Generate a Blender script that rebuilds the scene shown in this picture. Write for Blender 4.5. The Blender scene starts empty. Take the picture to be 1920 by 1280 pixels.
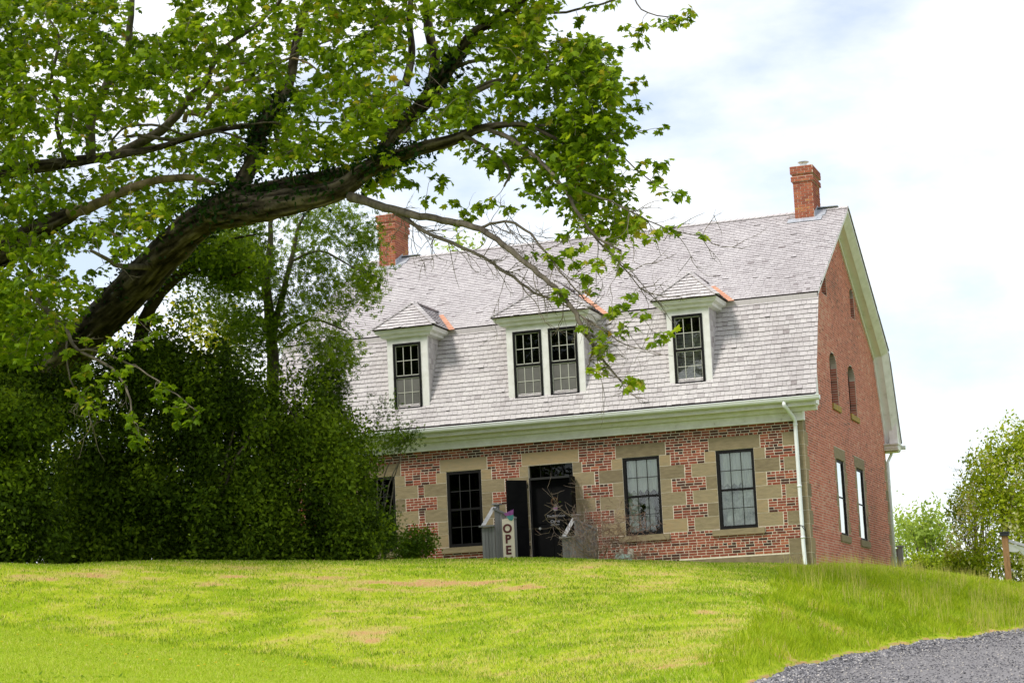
import bpy, math, random
import numpy as np
from mathutils import Vector, Matrix

random.seed(7)
R = np.random.RandomState(11)
col = bpy.context.scene.collection
scene = bpy.context.scene

# ------------------------------------------------------------------ camera, sky, sun, exposure
CAM = np.array([9.592, -50.531, -2.282])
YAW, PITCH, ROLL, FPX = -0.32860, 0.15979, -0.04565, 3810.8
cy_, sy_, cp_, sp_ = math.cos(YAW), math.sin(YAW), math.cos(PITCH), math.sin(PITCH)
c_f = np.array([sy_ * cp_, cy_ * cp_, sp_]); r0_ = np.array([cy_, -sy_, 0.0]); u0_ = np.cross(r0_, c_f)
c_r = math.cos(ROLL) * r0_ + math.sin(ROLL) * u0_
c_u = -math.sin(ROLL) * r0_ + math.cos(ROLL) * u0_
h_f = np.array([sy_, cy_, 0.0]); h_r = np.array([cy_, -sy_, 0.0])
cd = bpy.data.cameras.new('camera'); cam = bpy.data.objects.new('camera', cd); col.objects.link(cam)
cd.sensor_fit = 'HORIZONTAL'; cd.sensor_width = 36.0; cd.lens = FPX / 1920 * 36.0
cd.clip_start = 0.5; cd.clip_end = 3000
m = Matrix.Identity(4)
for i in range(3):
    m[i][0] = c_r[i]; m[i][1] = c_u[i]; m[i][2] = -c_f[i]; m[i][3] = CAM[i]
cam.matrix_world = m
scene.camera = cam

SUN_DIR = Vector((-0.44, -0.74, 1.07)).normalized()     # towards the sun
sun_el = math.asin(SUN_DIR.z); sun_az = math.atan2(SUN_DIR.x, SUN_DIR.y)
w = bpy.data.worlds.new('World'); scene.world = w; w.use_nodes = True
nt = w.node_tree; nt.nodes.clear()
wo = nt.nodes.new('ShaderNodeOutputWorld'); bg = nt.nodes.new('ShaderNodeBackground')
sky = nt.nodes.new('ShaderNodeTexSky'); sky.sky_type = 'NISHITA'; sky.sun_disc = False
sky.sun_elevation = sun_el; sky.sun_rotation = sun_az
sky.air_density = 1.0; sky.dust_density = 0.6; sky.ozone_density = 1.0
tc = nt.nodes.new('ShaderNodeTexCoord'); mp = nt.nodes.new('ShaderNodeMapping'); mp.inputs['Scale'].default_value = (1, 1, 2.2)
mp.inputs['Location'].default_value = (0.37, 0.11, 0.52)
nz = nt.nodes.new('ShaderNodeTexNoise'); nz.inputs['Scale'].default_value = 5.0; nz.inputs['Detail'].default_value = 8; nz.inputs['Roughness'].default_value = 0.55
rp = nt.nodes.new('ShaderNodeValToRGB')
rp.color_ramp.elements[0].position = 0.36; rp.color_ramp.elements[0].color = (0.34, 0.34, 0.34, 1)
rp.color_ramp.elements[1].position = 0.60; rp.color_ramp.elements[1].color = (1, 1, 1, 1)
mx = nt.nodes.new('ShaderNodeMixRGB'); mx.inputs[2].default_value = (7.3, 7.4, 7.55, 1)
L = nt.links.new
L(tc.outputs['Generated'], mp.inputs['Vector']); L(mp.outputs[0], nz.inputs['Vector']); L(nz.outputs['Fac'], rp.inputs[0])
L(rp.outputs[0], mx.inputs[0]); L(sky.outputs[0], mx.inputs[1]); L(mx.outputs[0], bg.inputs['Color'])
bg.inputs['Strength'].default_value = 0.1
L(bg.outputs[0], wo.inputs['Surface'])
sd = bpy.data.lights.new('sun', 'SUN'); so = bpy.data.objects.new('sun', sd); col.objects.link(so)
sd.energy = 1.75; sd.angle = math.radians(14.0); sd.color = (1.0, 0.95, 0.86)
so.rotation_euler = SUN_DIR.to_track_quat('Z', 'Y').to_euler(); so.location = (-20, -40, 40)
vs = scene.view_settings
vs.view_transform = 'Standard'; vs.look = 'None'; vs.gamma = 1.0; vs.exposure = 0.84; vs.use_curve_mapping = False

# ------------------------------------------------------------------ helpers
def at(x, y, d):
    """point seen at photo pixel (x, y) lying d metres in front of the camera"""
    return CAM + d * (c_f + (x - 960) / FPX * c_r + (640 - y) / FPX * c_u)

def hash3(i, j, k, s):
    n = (i * 374761393 + j * 668265263 + k * 2147483647 + s * 144665) & 0xFFFFFFFF
    n = ((n ^ (n >> 13)) * 1274126177) & 0xFFFFFFFF
    n = ((n ^ (n >> 16)) * 2246822519) & 0xFFFFFFFF
    return ((n ^ (n >> 15)) & 0xFFFFFF) / float(0xFFFFFF)
def vnoise(P, scale, seed=0, oct=1):
    P = np.atleast_2d(np.asarray(P, float))
    if P.shape[1] == 2: P = np.c_[P, np.zeros(len(P))]
    out = np.zeros(len(P)); amp = 1.0; tot = 0
    for o in range(oct):
        Q = P * scale * (2 ** o) + 1000.0; I = np.floor(Q).astype(np.int64); F = Q - I; F = F * F * (3 - 2 * F)
        v = 0
        for a in (0, 1):
            for b in (0, 1):
                for c in (0, 1):
                    wgt = (F[:, 0] if a else 1 - F[:, 0]) * (F[:, 1] if b else 1 - F[:, 1]) * (F[:, 2] if c else 1 - F[:, 2])
                    v = v + wgt * hash3(I[:, 0] + a, I[:, 1] + b, I[:, 2] + c, seed + o * 17)
        out += amp * v; tot += amp; amp *= 0.5
    return out / tot

def tag(o, label=None, cat=None, group=None, kind=None):
    if label: o['label'] = label
    if cat: o['category'] = cat
    if group: o['group'] = group
    if kind: o['kind'] = kind
    return o
def empty(name, loc, label=None, cat=None, group=None):
    o = bpy.data.objects.new(name, None); col.objects.link(o); o.location = loc
    o.empty_display_size = 0.2
    return tag(o, label, cat, group)
def fast_mesh(name, V, F, mats, parent=None, tint=None, mat_idx=None, smooth=False):
    """V (n,3); F (m,k) constant-k faces"""
    V = np.asarray(V, np.float32); F = np.asarray(F, np.int32)
    me = bpy.data.meshes.new(name); n = len(V); mm, k = F.shape
    me.vertices.add(n); me.vertices.foreach_set('co', V.ravel())
    me.loops.add(mm * k); me.loops.foreach_set('vertex_index', F.ravel())
    me.polygons.add(mm); me.polygons.foreach_set('loop_start', np.arange(0, mm * k, k, dtype=np.int32))
    if mat_idx is not None: me.polygons.foreach_set('material_index', np.asarray(mat_idx, np.int32))
    if smooth: me.polygons.foreach_set('use_smooth', np.ones(mm, bool))
    me.update(calc_edges=True)
    if tint is not None:
        a = me.attributes.new('tint', 'FLOAT', 'POINT'); a.data.foreach_set('value', np.asarray(tint, np.float32))
    for mt in (mats if isinstance(mats, (list, tuple)) else [mats]): me.materials.append(mt)
    o = bpy.data.objects.new(name, me); col.objects.link(o)
    if parent is not None: attach(o, parent)
    return o
def attach(o, parent):
    o.parent = parent
    pw = Matrix.Identity(4); q = parent
    chain = []
    while q is not None: chain.append(q); q = q.parent
    for q in reversed(chain):
        pw = pw @ q.matrix_parent_inverse @ Matrix.LocRotScale(q.location, q.rotation_euler, q.scale)
    o.matrix_parent_inverse = pw.inverted()
    return o
class MB:
    """collects shapes, then links them as ONE mesh object"""
    def __init__(s): s.v = []; s.f = []; s.m = []; s.t = []
    def add(s, vs, fs, mi=0, t=0.5):
        b = len(s.v); s.v += [tuple(map(float, p)) for p in vs]
        s.t += [t] * len(vs)
        for f in fs: s.f.append(tuple(b + i for i in f)); s.m.append(mi)
    def box(s, x0, x1, y0, y1, z0, z1, mi=0, t=0.5):
        s.add([(x0, y0, z0), (x1, y0, z0), (x1, y1, z0), (x0, y1, z0), (x0, y0, z1), (x1, y0, z1), (x1, y1, z1), (x0, y1, z1)],
              [(0, 3, 2, 1), (4, 5, 6, 7), (0, 1, 5, 4), (1, 2, 6, 5), (2, 3, 7, 6), (3, 0, 4, 7)], mi, t)
    def hexa(s, p, mi=0, t=0.5):
        s.add(p, [(0, 3, 2, 1), (4, 5, 6, 7), (0, 1, 5, 4), (1, 2, 6, 5), (2, 3, 7, 6), (3, 0, 4, 7)], mi, t)
    def quad(s, a, b, c, d, mi=0, t=0.5): s.add([a, b, c, d], [(0, 1, 2, 3)], mi, t)
    def bar(s, a, b, wu, wv, up=(0, 0, 1), mi=0, t=0.5):
        a = np.array(a, float); b = np.array(b, float); d = b - a; d /= np.linalg.norm(d)
        u = np.cross(d, np.array(up, float)); u /= np.linalg.norm(u); v = np.cross(u, d)
        pts = []
        for q in (a, b):
            for su, sv in ((-1, -1), (1, -1), (1, 1), (-1, 1)): pts.append(q + u * su * wu / 2 + v * sv * wv / 2)
        s.hexa(pts, mi, t)
    def prism(s, poly, axis, a, b, mi=0, t=0.5):
        """extrude a 2-D polygon along axis 0/1/2 from a to b"""
        n = len(poly)
        def mk(p, q):
            if axis == 0: return (q, p[0], p[1])
            if axis == 1: return (p[0], q, p[1])
            return (p[0], p[1], q)
        vs = [mk(p, a) for p in poly] + [mk(p, b) for p in poly]
        fs = [tuple(range(n - 1, -1, -1)), tuple(range(n, 2 * n))] + [(i, (i + 1) % n, n + (i + 1) % n, n + i) for i in range(n)]
        s.add(vs, fs, mi, t)
    def tube(s, pts, rad, seg=8, mi=0, t=0.5, cap=True, rough=0.0):
        pts = [np.array(p, float) for p in pts]; n = len(pts)
        rad = [rad] * n if np.isscalar(rad) else rad
        prev = None; vs = []
        for i in range(n):
            d = pts[min(i + 1, n - 1)] - pts[max(i - 1, 0)]; d /= (np.linalg.norm(d) + 1e-9)
            if prev is None:
                a = np.array([0, 0, 1.0]) if abs(d[2]) < 0.9 else np.array([1.0, 0, 0])
                u = np.cross(d, a)
            else: u = prev - d * (prev @ d)
            u /= (np.linalg.norm(u) + 1e-9); prev = u; v = np.cross(d, u)
            for k in range(seg):
                an = 2 * math.pi * k / seg
                rr = rad[i] * (1 + (R.uniform(-rough, rough) if rough else 0))
                vs.append(pts[i] + (u * math.cos(an) + v * math.sin(an)) * rr)
        fs = [(i * seg + k, i * seg + (k + 1) % seg, (i + 1) * seg + (k + 1) % seg, (i + 1) * seg + k) for i in range(n - 1) for k in range(seg)]
        if cap: fs += [tuple(range(seg - 1, -1, -1)), tuple(range((n - 1) * seg, n * seg))]
        s.add(vs, fs, mi, t)
    def trunk(s, pts, rad, seg=40, depth=.085):
        pts = [np.array(p, float) for p in pts]; n = len(pts); prev = None; rings = []; al = 0.0
        an = np.arange(seg) * 2 * math.pi / seg
        for i in range(n):
            d = pts[min(i + 1, n - 1)] - pts[max(i - 1, 0)]; d /= (np.linalg.norm(d) + 1e-9)
            if i: al += np.linalg.norm(pts[i] - pts[i - 1])
            if prev is None: u = np.cross(d, np.array([0, 0, 1.0]) if abs(d[2]) < .9 else np.array([1.0, 0, 0]))
            else: u = prev - d * (prev @ d)
            u /= np.linalg.norm(u); prev = u; v = np.cross(d, u)
            Q = np.stack([np.cos(an) * rad[i], np.sin(an) * rad[i], np.full(seg, al * .16)], -1)
            k = vnoise(Q, 17.0, 511, 2); big = vnoise(Q * np.array([1, 1, 3]), 1.6, 513, 2)
            rr = rad[i] * (1 + .16 * (big - .5)) + (k - .5) * min(depth, rad[i] * .3)
            rings.append((pts[i] + (np.cos(an)[:, None] * u + np.sin(an)[:, None] * v) * rr[:, None], np.clip((k - .5) * 1.5 + .5, 0, 1)))
        b = len(s.v)
        for q, t_ in rings: s.v += [tuple(p) for p in q]; s.t += list(t_)
        for i in range(n - 1):
            for k in range(seg): s.f.append((b + i * seg + k, b + i * seg + (k + 1) % seg, b + (i + 1) * seg + (k + 1) % seg, b + (i + 1) * seg + k)); s.m.append(0)
    def build(s, name, mats, parent=None, smooth=False):
        me = bpy.data.meshes.new(name); me.from_pydata(s.v, [], s.f)
        me.polygons.foreach_set('material_index', s.m)
        if smooth: me.polygons.foreach_set('use_smooth', [True] * len(s.f))
        a = me.attributes.new('tint', 'FLOAT', 'POINT'); a.data.foreach_set('value', s.t)
        for mt in (mats if isinstance(mats, (list, tuple)) else [mats]): me.materials.append(mt)
        me.update()
        o = bpy.data.objects.new(name, me); col.objects.link(o)
        if parent is not None: attach(o, parent)
        return o

# ------------------------------------------------------------------ materials
def new_mat(name):
    mt = bpy.data.materials.new(name); mt.use_nodes = True
    n = mt.node_tree; return mt, n, n.nodes['Principled BSDF'], n.nodes['Material Output']
def ramp(n, stops):
    r = n.nodes.new('ShaderNodeValToRGB'); e = r.color_ramp.elements
    while len(e) < len(stops): e.new(0.5)
    for q, (p, c) in zip(e, stops): q.position = p; q.color = (*c, 1)
    return r
def mat_tint(name, stops, rough=0.8, spec=0.3, noise=None, bump=0, metal=0):
    """colour comes from the per-piece attribute 'tint' plus a noise stain"""
    mt, n, b, o = new_mat(name)
    a = n.nodes.new('ShaderNodeAttribute'); a.attribute_name = 'tint'
    r = ramp(n, stops); src = a.outputs['Fac']
    if noise:
        t = n.nodes.new('ShaderNodeTexCoord'); z = n.nodes.new('ShaderNodeTexNoise')
        mpg = n.nodes.new('ShaderNodeMapping'); mpg.inputs['Scale'].default_value = noise[2] if len(noise) > 2 else (1, 1, 1)
        z.inputs['Scale'].default_value = noise[0]; z.inputs['Detail'].default_value = 5
        n.links.new(t.outputs['Object'], mpg.inputs[0]); n.links.new(mpg.outputs[0], z.inputs['Vector'])
        ma = n.nodes.new('ShaderNodeMath'); ma.operation = 'MULTIPLY_ADD'; ma.inputs[1].default_value = noise[1]
        mb = n.nodes.new('ShaderNodeMath'); mb.operation = 'SUBTRACT'; mb.inputs[1].default_value = 0.5
        n.links.new(z.outputs['Fac'], mb.inputs[0]); n.links.new(mb.outputs[0], ma.inputs[0]); n.links.new(src, ma.inputs[2]); src = ma.outputs[0]
        if bump:
            bp = n.nodes.new('ShaderNodeBump'); bp.inputs['Strength'].default_value = bump; bp.inputs['Distance'].default_value = 0.02
            n.links.new(z.outputs['Fac'], bp.inputs['Height']); n.links.new(bp.outputs[0], b.inputs['Normal'])
    n.links.new(src, r.inputs[0]); n.links.new(r.outputs[0], b.inputs['Base Color'])
    b.inputs['Roughness'].default_value = rough; b.inputs['Specular IOR Level'].default_value = spec; b.inputs['Metallic'].default_value = metal
    return mt
def mat_noise(name, stops, scale=4, rough=0.7, spec=0.3, bump=0.0, detail=6, stretch=(1, 1, 1), metal=0, dist=0.02):
    mt, n, b, o = new_mat(name)
    t = n.nodes.new('ShaderNodeTexCoord'); mpg = n.nodes.new('ShaderNodeMapping'); mpg.inputs['Scale'].default_value = stretch
    z = n.nodes.new('ShaderNodeTexNoise'); z.inputs['Scale'].default_value = scale; z.inputs['Detail'].default_value = detail; z.inputs['Roughness'].default_value = 0.6
    n.links.new(t.outputs['Object'], mpg.inputs[0]); n.links.new(mpg.outputs[0], z.inputs['Vector'])
    r = ramp(n, stops); n.links.new(z.outputs['Fac'], r.inputs[0]); n.links.new(r.outputs[0], b.inputs['Base Color'])
    b.inputs['Roughness'].default_value = rough; b.inputs['Specular IOR Level'].default_value = spec; b.inputs['Metallic'].default_value = metal
    if bump:
        bp = n.nodes.new('ShaderNodeBump'); bp.inputs['Strength'].default_value = bump; bp.inputs['Distance'].default_value = dist
        n.links.new(z.outputs['Fac'], bp.inputs['Height']); n.links.new(bp.outputs[0], b.inputs['Normal'])
    return mt
def mat_leaf(name, stops, trans=0.45, rough=0.5, tboost=1.3):
    mt, n, b, o = new_mat(name)
    a = n.nodes.new('ShaderNodeAttribute'); a.attribute_name = 'tint'
    r = ramp(n, stops); n.links.new(a.outputs['Fac'], r.inputs[0])
    n.links.new(r.outputs[0], b.inputs['Base Color']); b.inputs['Roughness'].default_value = rough; b.inputs['Specular IOR Level'].default_value = 0.10
    tr = n.nodes.new('ShaderNodeBsdfTranslucent'); mul = n.nodes.new('ShaderNodeMixRGB'); mul.blend_type = 'MULTIPLY'; mul.inputs[0].default_value = 1
    mul.inputs[2].default_value = (tboost * 1.1, tboost, tboost * 0.5, 1)
    n.links.new(r.outputs[0], mul.inputs[1]); n.links.new(mul.outputs[0], tr.inputs['Color'])
    ms = n.nodes.new('ShaderNodeMixShader'); ms.inputs[0].default_value = trans
    n.links.new(b.outputs[0], ms.inputs[1]); n.links.new(tr.outputs[0], ms.inputs[2]); n.links.new(ms.outputs[0], o.inputs['Surface'])
    return mt
def mat_glass(name, tint=(0.95, 0.97, 0.96), boost=1.5, ior=1.55):
    mt, n, b, o = new_mat(name); n.nodes.remove(b)
    tr = n.nodes.new('ShaderNodeBsdfTransparent'); tr.inputs[0].default_value = (*tint, 1)
    gl = n.nodes.new('ShaderNodeBsdfGlossy'); gl.inputs['Roughness'].default_value = 0.015
    fr = n.nodes.new('ShaderNodeFresnel'); fr.inputs['IOR'].default_value = ior
    t = n.nodes.new('ShaderNodeTexCoord'); z = n.nodes.new('ShaderNodeTexNoise'); z.inputs['Scale'].default_value = 2.2
    bp = n.nodes.new('ShaderNodeBump'); bp.inputs['Strength'].default_value = 0.12; bp.inputs['Distance'].default_value = 0.02
    n.links.new(t.outputs['Object'], z.inputs['Vector']); n.links.new(z.outputs['Fac'], bp.inputs['Height']); n.links.new(bp.outputs[0], gl.inputs['Normal'])
    ma = n.nodes.new('ShaderNodeMath'); ma.operation = 'MULTIPLY'; ma.inputs[1].default_value = boost; ma.use_clamp = True
    n.links.new(fr.outputs[0], ma.inputs[0])
    ms = n.nodes.new('ShaderNodeMixShader'); n.links.new(ma.outputs[0], ms.inputs[0]); n.links.new(tr.outputs[0], ms.inputs[1]); n.links.new(gl.outputs[0], ms.inputs[2])
    n.links.new(ms.outputs[0], o.inputs['Surface']); return mt
def mat_plain(name, c, rough=0.6, spec=0.3, metal=0):
    mt, n, b, o = new_mat(name); b.inputs['Base Color'].default_value = (*c, 1); b.inputs['Roughness'].default_value = rough
    b.inputs['Specular IOR Level'].default_value = spec; b.inputs['Metallic'].default_value = metal; return mt

M = {}
M['brick'] = mat_tint('front brick', [(0.0, (0.045, 0.025, 0.02)), (0.3, (0.085, 0.034, 0.025)), (0.45, (0.19, 0.052, 0.034)), (0.8, (0.28, 0.077, 0.046)), (1.0, (0.35, 0.115, 0.06))], 0.85, 0.15, (18, 0.3), 0.3)
M['mortar'] = mat_noise('pale lime mortar', [(0.3, (0.58, 0.51, 0.42)), (0.7, (0.76, 0.69, 0.58))], 20, 0.95, 0.1)
M['gbrick'] = mat_tint('gable brick', [(0.0, (0.24, 0.095, 0.072)), (0.4, (0.44, 0.138, 0.094)), (0.75, (0.57, 0.187, 0.128)), (1.0, (0.58, 0.30, 0.22))], 0.9, 0.15, (5, 0.35), 0.2)
M['gmortar'] = mat_noise('weathered mortar', [(0.3, (0.52, 0.40, 0.33)), (0.7, (0.72, 0.62, 0.54))], 6, 0.95, 0.1)
M['cbrick'] = mat_tint('chimney brick', [(0.0, (0.20, 0.06, 0.038)), (0.5, (0.33, 0.10, 0.056)), (0.8, (0.39, 0.14, 0.07)), (0.9, (0.41, 0.20, 0.07)), (1.0, (0.45, 0.24, 0.05))], 0.85, 0.2, (7, 0.9), 0.2)
M['cmortar'] = mat_noise('chimney mortar', [(0.3, (0.55, 0.40, 0.3)), (0.7, (0.75, 0.63, 0.5))], 20, 0.95, 0.1)
M['stone'] = mat_tint('olive sandstone', [(0.0, (0.17, 0.135, 0.085)), (0.35, (0.235, 0.19, 0.118)), (0.65, (0.285, 0.23, 0.142)), (1.0, (0.34, 0.25, 0.14))], 0.9, 0.15, (6, 0.9, (0.8, 0.8, 2.2)), 0.6)
M['shingle'] = mat_tint('weathered cedar shingle', [(0.0, (0.20, 0.165, 0.165)), (0.25, (0.38, 0.345, 0.35)), (0.6, (0.52, 0.485, 0.49)), (1.0, (0.64, 0.605, 0.60))], 0.85, 0.2, (9, 0.36, (3, 3, 0.6)), 0.3)
M['butt'] = mat_noise('shadow painted shingle butt', [(0.3, (0.05, 0.04, 0.04)), (0.7, (0.12, 0.10, 0.10))], 9, 0.95, 0.05)  # dark butt ends paint in the shadow line below each course
M['underlay'] = mat_plain('roof board', (0.07, 0.055, 0.05), 0.9, 0.1)
M['white'] = mat_noise('old white paint', [(0.24, (0.34, 0.31, 0.26)), (0.34, (0.70, 0.69, 0.66)), (0.7, (0.84, 0.83, 0.83))], 4.5, 0.55, 0.35)
M['white2'] = mat_noise('peeling white paint', [(0.29, (0.22, 0.14, 0.08)), (0.32, (0.62, 0.61, 0.57)), (0.42, (0.76, 0.75, 0.73)), (0.8, (0.84, 0.83, 0.82))], 2.6, 0.55, 0.35)
M['gutter'] = mat_noise('white gutter metal', [(0.2, (0.70, 0.72, 0.74)), (0.7, (0.82, 0.84, 0.86))], 2, 0.3, 0.5)
M['black'] = mat_noise('black frame paint', [(0.3, (0.006, 0.006, 0.007)), (0.7, (0.014, 0.013, 0.013))], 6, 0.6, 0.12)
M['muntin'] = mat_plain('pale muntin paint', (0.50, 0.50, 0.44), 0.5, 0.3)
M['dmuntin'] = mat_plain('dark muntin paint', (0.03, 0.03, 0.029), 0.6, 0.15)
M['glass'] = mat_glass('window glass')
M['glassd'] = mat_glass('dim window glass', (0.35, 0.37, 0.34), 0.75, 1.45)
M['glassg'] = mat_glass('gable window glass', (0.8, 0.85, 0.82), 2.4, 1.7)
M['curtain'] = mat_noise('white curtain', [(0.3, (0.60, 0.62, 0.60)), (0.7, (0.85, 0.87, 0.84))], 5, 0.9, 0.1, 0.5, 3, (6, 1, 0.6))
M['sheer'] = mat_noise('grey sheer', [(0.35, (0.20, 0.24, 0.22)), (0.6, (0.75, 0.78, 0.76))], 3.2, 0.9, 0.1, 0, 5)
M['screen'] = mat_noise('insect screen', [(0.3, (0.12, 0.118, 0.112)), (0.7, (0.17, 0.165, 0.155))], 3, 0.8, 0.1)
M['room'] = mat_plain('dark room', (0.012, 0.012, 0.011), 0.9, 0.0)
M['roomg'] = mat_plain('pale blind', (0.42, 0.47, 0.37), 0.9, 0.0)
M['copper'] = mat_noise('new copper flashing', [(0.3, (0.48, 0.20, 0.11)), (0.7, (0.68, 0.34, 0.20))], 5, 0.5, 0.5, 0.1, 4, (1, 1, 1), 0.25)
M['lead'] = mat_noise('lead flashing', [(0.3, (0.26, 0.28, 0.32)), (0.7, (0.5, 0.52, 0.56))], 8, 0.5, 0.5)
M['steel'] = mat_noise('galvanised steel', [(0.3, (0.45, 0.46, 0.48)), (0.7, (0.65, 0.66, 0.68))], 8, 0.35, 0.5, 0, 3, (1, 1, 1), 0.8)
M['greywood'] = mat_tint('grey painted boards', [(0.0, (0.13, 0.125, 0.125)), (0.6, (0.20, 0.195, 0.20)), (1, (0.27, 0.265, 0.27))], 0.7, 0.3, (5, 0.4, (6, 6, 0.5)), 0.2)
M['greycap'] = mat_noise('pale worn rail top', [(0.3, (0.40, 0.39, 0.42)), (0.7, (0.6, 0.59, 0.62))], 6, 0.6, 0.4)
M['blackdoor'] = mat_noise('black door paint', [(0.3, (0.004, 0.004, 0.005)), (0.7, (0.008, 0.008, 0.008))], 3, 0.7, 0.06)
M['signcream'] = mat_noise('cream sign paint', [(0.3, (0.74, 0.64, 0.52)), (0.7, (0.84, 0.74, 0.62))], 4, 0.6, 0.3)
M['maroon'] = mat_noise('maroon letter paint', [(0.3, (0.09, 0.018, 0.024)), (0.7, (0.14, 0.035, 0.036))], 20, 0.6, 0.3)
M['purple'] = mat_noise('purple paint', [(0.3, (0.22, 0.06, 0.25)), (0.7, (0.36, 0.12, 0.34))], 12, 0.6, 0.3)
M['teal'] = mat_noise('teal paint', [(0.3, (0.06, 0.24, 0.24)), (0.7, (0.11, 0.34, 0.33))], 12, 0.6, 0.3)
M['whitetxt'] = mat_plain('white letter paint', (0.22, 0.22, 0.24), 0.6)
M['straw'] = mat_noise('dried wreath twigs', [(0.3, (0.05, 0.025, 0.012)), (0.7, (0.16, 0.09, 0.04))], 30, 0.9)
M['tub'] = mat_noise('pale blue tub', [(0.35, (0.42, 0.60, 0.60)), (0.65, (0.72, 0.78, 0.76))], 14, 0.5, 0.4)
M['potclay'] = mat_noise('clay red', [(0.3, (0.17, 0.05, 0.035)), (0.7, (0.26, 0.09, 0.06))], 10, 0.8)
M['palestone'] = mat_noise('pale stone', [(0.3, (0.34, 0.29, 0.24)), (0.7, (0.5, 0.45, 0.38))], 12, 0.9)
M['post'] = mat_noise('raw timber post', [(0.3, (0.22, 0.12, 0.055)), (0.7, (0.38, 0.22, 0.11))], 4, 0.8, 0.2, 0.3, 6, (8, 8, 0.6))
M['postcap'] = mat_plain('dark post cap', (0.02, 0.024, 0.026), 0.5)
M['bark'] = mat_tint('brown maple bark', [(0.15, (0.014, 0.011, 0.009)), (0.5, (0.062, 0.050, 0.040)), (0.9, (0.165, 0.138, 0.112))], 0.95, 0.05, (14, .45), .6)
M['limb'] = mat_noise('grey branch bark', [(0.3, (0.06, 0.05, 0.04)), (0.7, (0.20, 0.17, 0.135))], 7, 0.9, 0.15, 0.6, 8, (1, 1, 0.5))
M['twig'] = mat_noise('twig bark', [(0.3, (0.07, 0.058, 0.046)), (0.7, (0.26, 0.22, 0.18))], 9, 0.9, 0.15)
M['drytwig'] = mat_noise('dry bleached twig', [(0.3, (0.16, 0.115, 0.088)), (0.7, (0.38, 0.295, 0.235))], 9, 0.9, 0.15)
M['redtwig'] = mat_noise('reddish fine twig', [(0.3, (0.12, 0.065, 0.05)), (0.7, (0.30, 0.19, 0.145))], 9, 0.9, 0.15)
M['palewood'] = mat_noise('stripped pale wood', [(0.3, (0.12, 0.09, 0.06)), (0.6, (0.33, 0.25, 0.16))], 5, 0.9, 0.15, 0.4, 6, (1, 1, 0.6))
M['maple'] = mat_leaf('maple leaf', [(0.0, (0.05, 0.10, 0.005)), (0.4, (0.14, 0.235, 0.010)), (0.8, (0.25, 0.36, 0.017)), (0.97, (0.36, 0.45, 0.035)), (1.0, (0.38, 0.26, 0.05))], 0.5, 0.5, 1.5)
M['ivy'] = mat_leaf('ivy leaf', [(0.0, (0.010, 0.028, 0.006)), (1.0, (0.03, 0.075, 0.014))], 0.15, 0.5)
M['dark'] = mat_leaf('dark shrub leaf', [(0.0, (0.02, 0.038, 0.003)), (0.5, (0.08, 0.14, 0.009)), (1.0, (0.25, 0.36, 0.022))], 0.38, 0.6)
M['mid'] = mat_leaf('green shrub leaf', [(0.0, (0.03, 0.06, 0.004)), (0.6, (0.085, 0.155, 0.010)), (1.0, (0.19, 0.29, 0.02))], 0.35, 0.5)
M['ash'] = mat_leaf('light feathery leaf', [(0.0, (0.05, 0.10, 0.008)), (0.5, (0.14, 0.23, 0.016)), (1.0, (0.27, 0.38, 0.03))], 0.5, 0.5, 1.5)
M['yellow'] = mat_leaf('yellow green leaf', [(0.0, (0.16, 0.20, 0.012)), (1.0, (0.42, 0.40, 0.03))], 0.5, 0.5)
M['hedge'] = mat_leaf('bright hedge leaf', [(0.0, (0.10, 0.16, 0.010)), (0.5, (0.27, 0.37, 0.02)), (0.9, (0.46, 0.54, 0.04)), (1.0, (0.7, 0.68, 0.5))], 0.45, 0.5)
M['pale'] = mat_leaf('pale far leaf', [(0.0, (0.20, 0.29, 0.07)), (1.0, (0.45, 0.56, 0.13))], 0.5, 0.6)
M['grass'] = mat_leaf('lawn grass blade', [(0.0, (0.11, 0.18, 0.010)), (0.3, (0.235, 0.365, 0.024)), (0.6, (0.42, 0.54, 0.040)), (0.8, (0.56, 0.56, 0.17)), (1.0, (0.62, 0.52, 0.25))], 0.35, 0.75)
M['tallgrass'] = mat_leaf('tall grass blade', [(0.0, (0.13, 0.21, 0.010)), (0.5, (0.31, 0.43, 0.018)), (0.8, (0.45, 0.52, 0.04)), (1.0, (0.50, 0.41, 0.20))], 0.4, 0.7)
M['soil'] = mat_tint('lawn soil and thatch', [(0.0, (0.20, 0.29, 0.010)), (0.5, (0.33, 0.39, 0.022)), (0.8, (0.42, 0.34, 0.11)), (1.0, (0.44, 0.26, 0.12))], 0.95, 0.05, (14, 0.3), 0.4)
M['gravel'] = mat_noise('grey gravel bed', [(0.3, (0.12, 0.115, 0.12)), (0.5, (0.22, 0.21, 0.215)), (0.7, (0.36, 0.34, 0.34))], 30, 0.9, 0.15, 0.8, 8)
M['pebble'] = mat_tint('gravel stones', [(0.0, (0.05, 0.05, 0.056)), (0.5, (0.19, 0.185, 0.20)), (0.85, (0.36, 0.345, 0.35)), (1.0, (0.50, 0.46, 0.42))], 0.85, 0.2)
M['flower'] = mat_plain('dandelion yellow', (0.75, 0.55, 0.02), 0.7)
M['far'] = mat_noise('far field grass', [(0.3, (0.09, 0.14, 0.02)), (0.7, (0.16, 0.2, 0.03))], 0.1, 0.95, 0.05)

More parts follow.
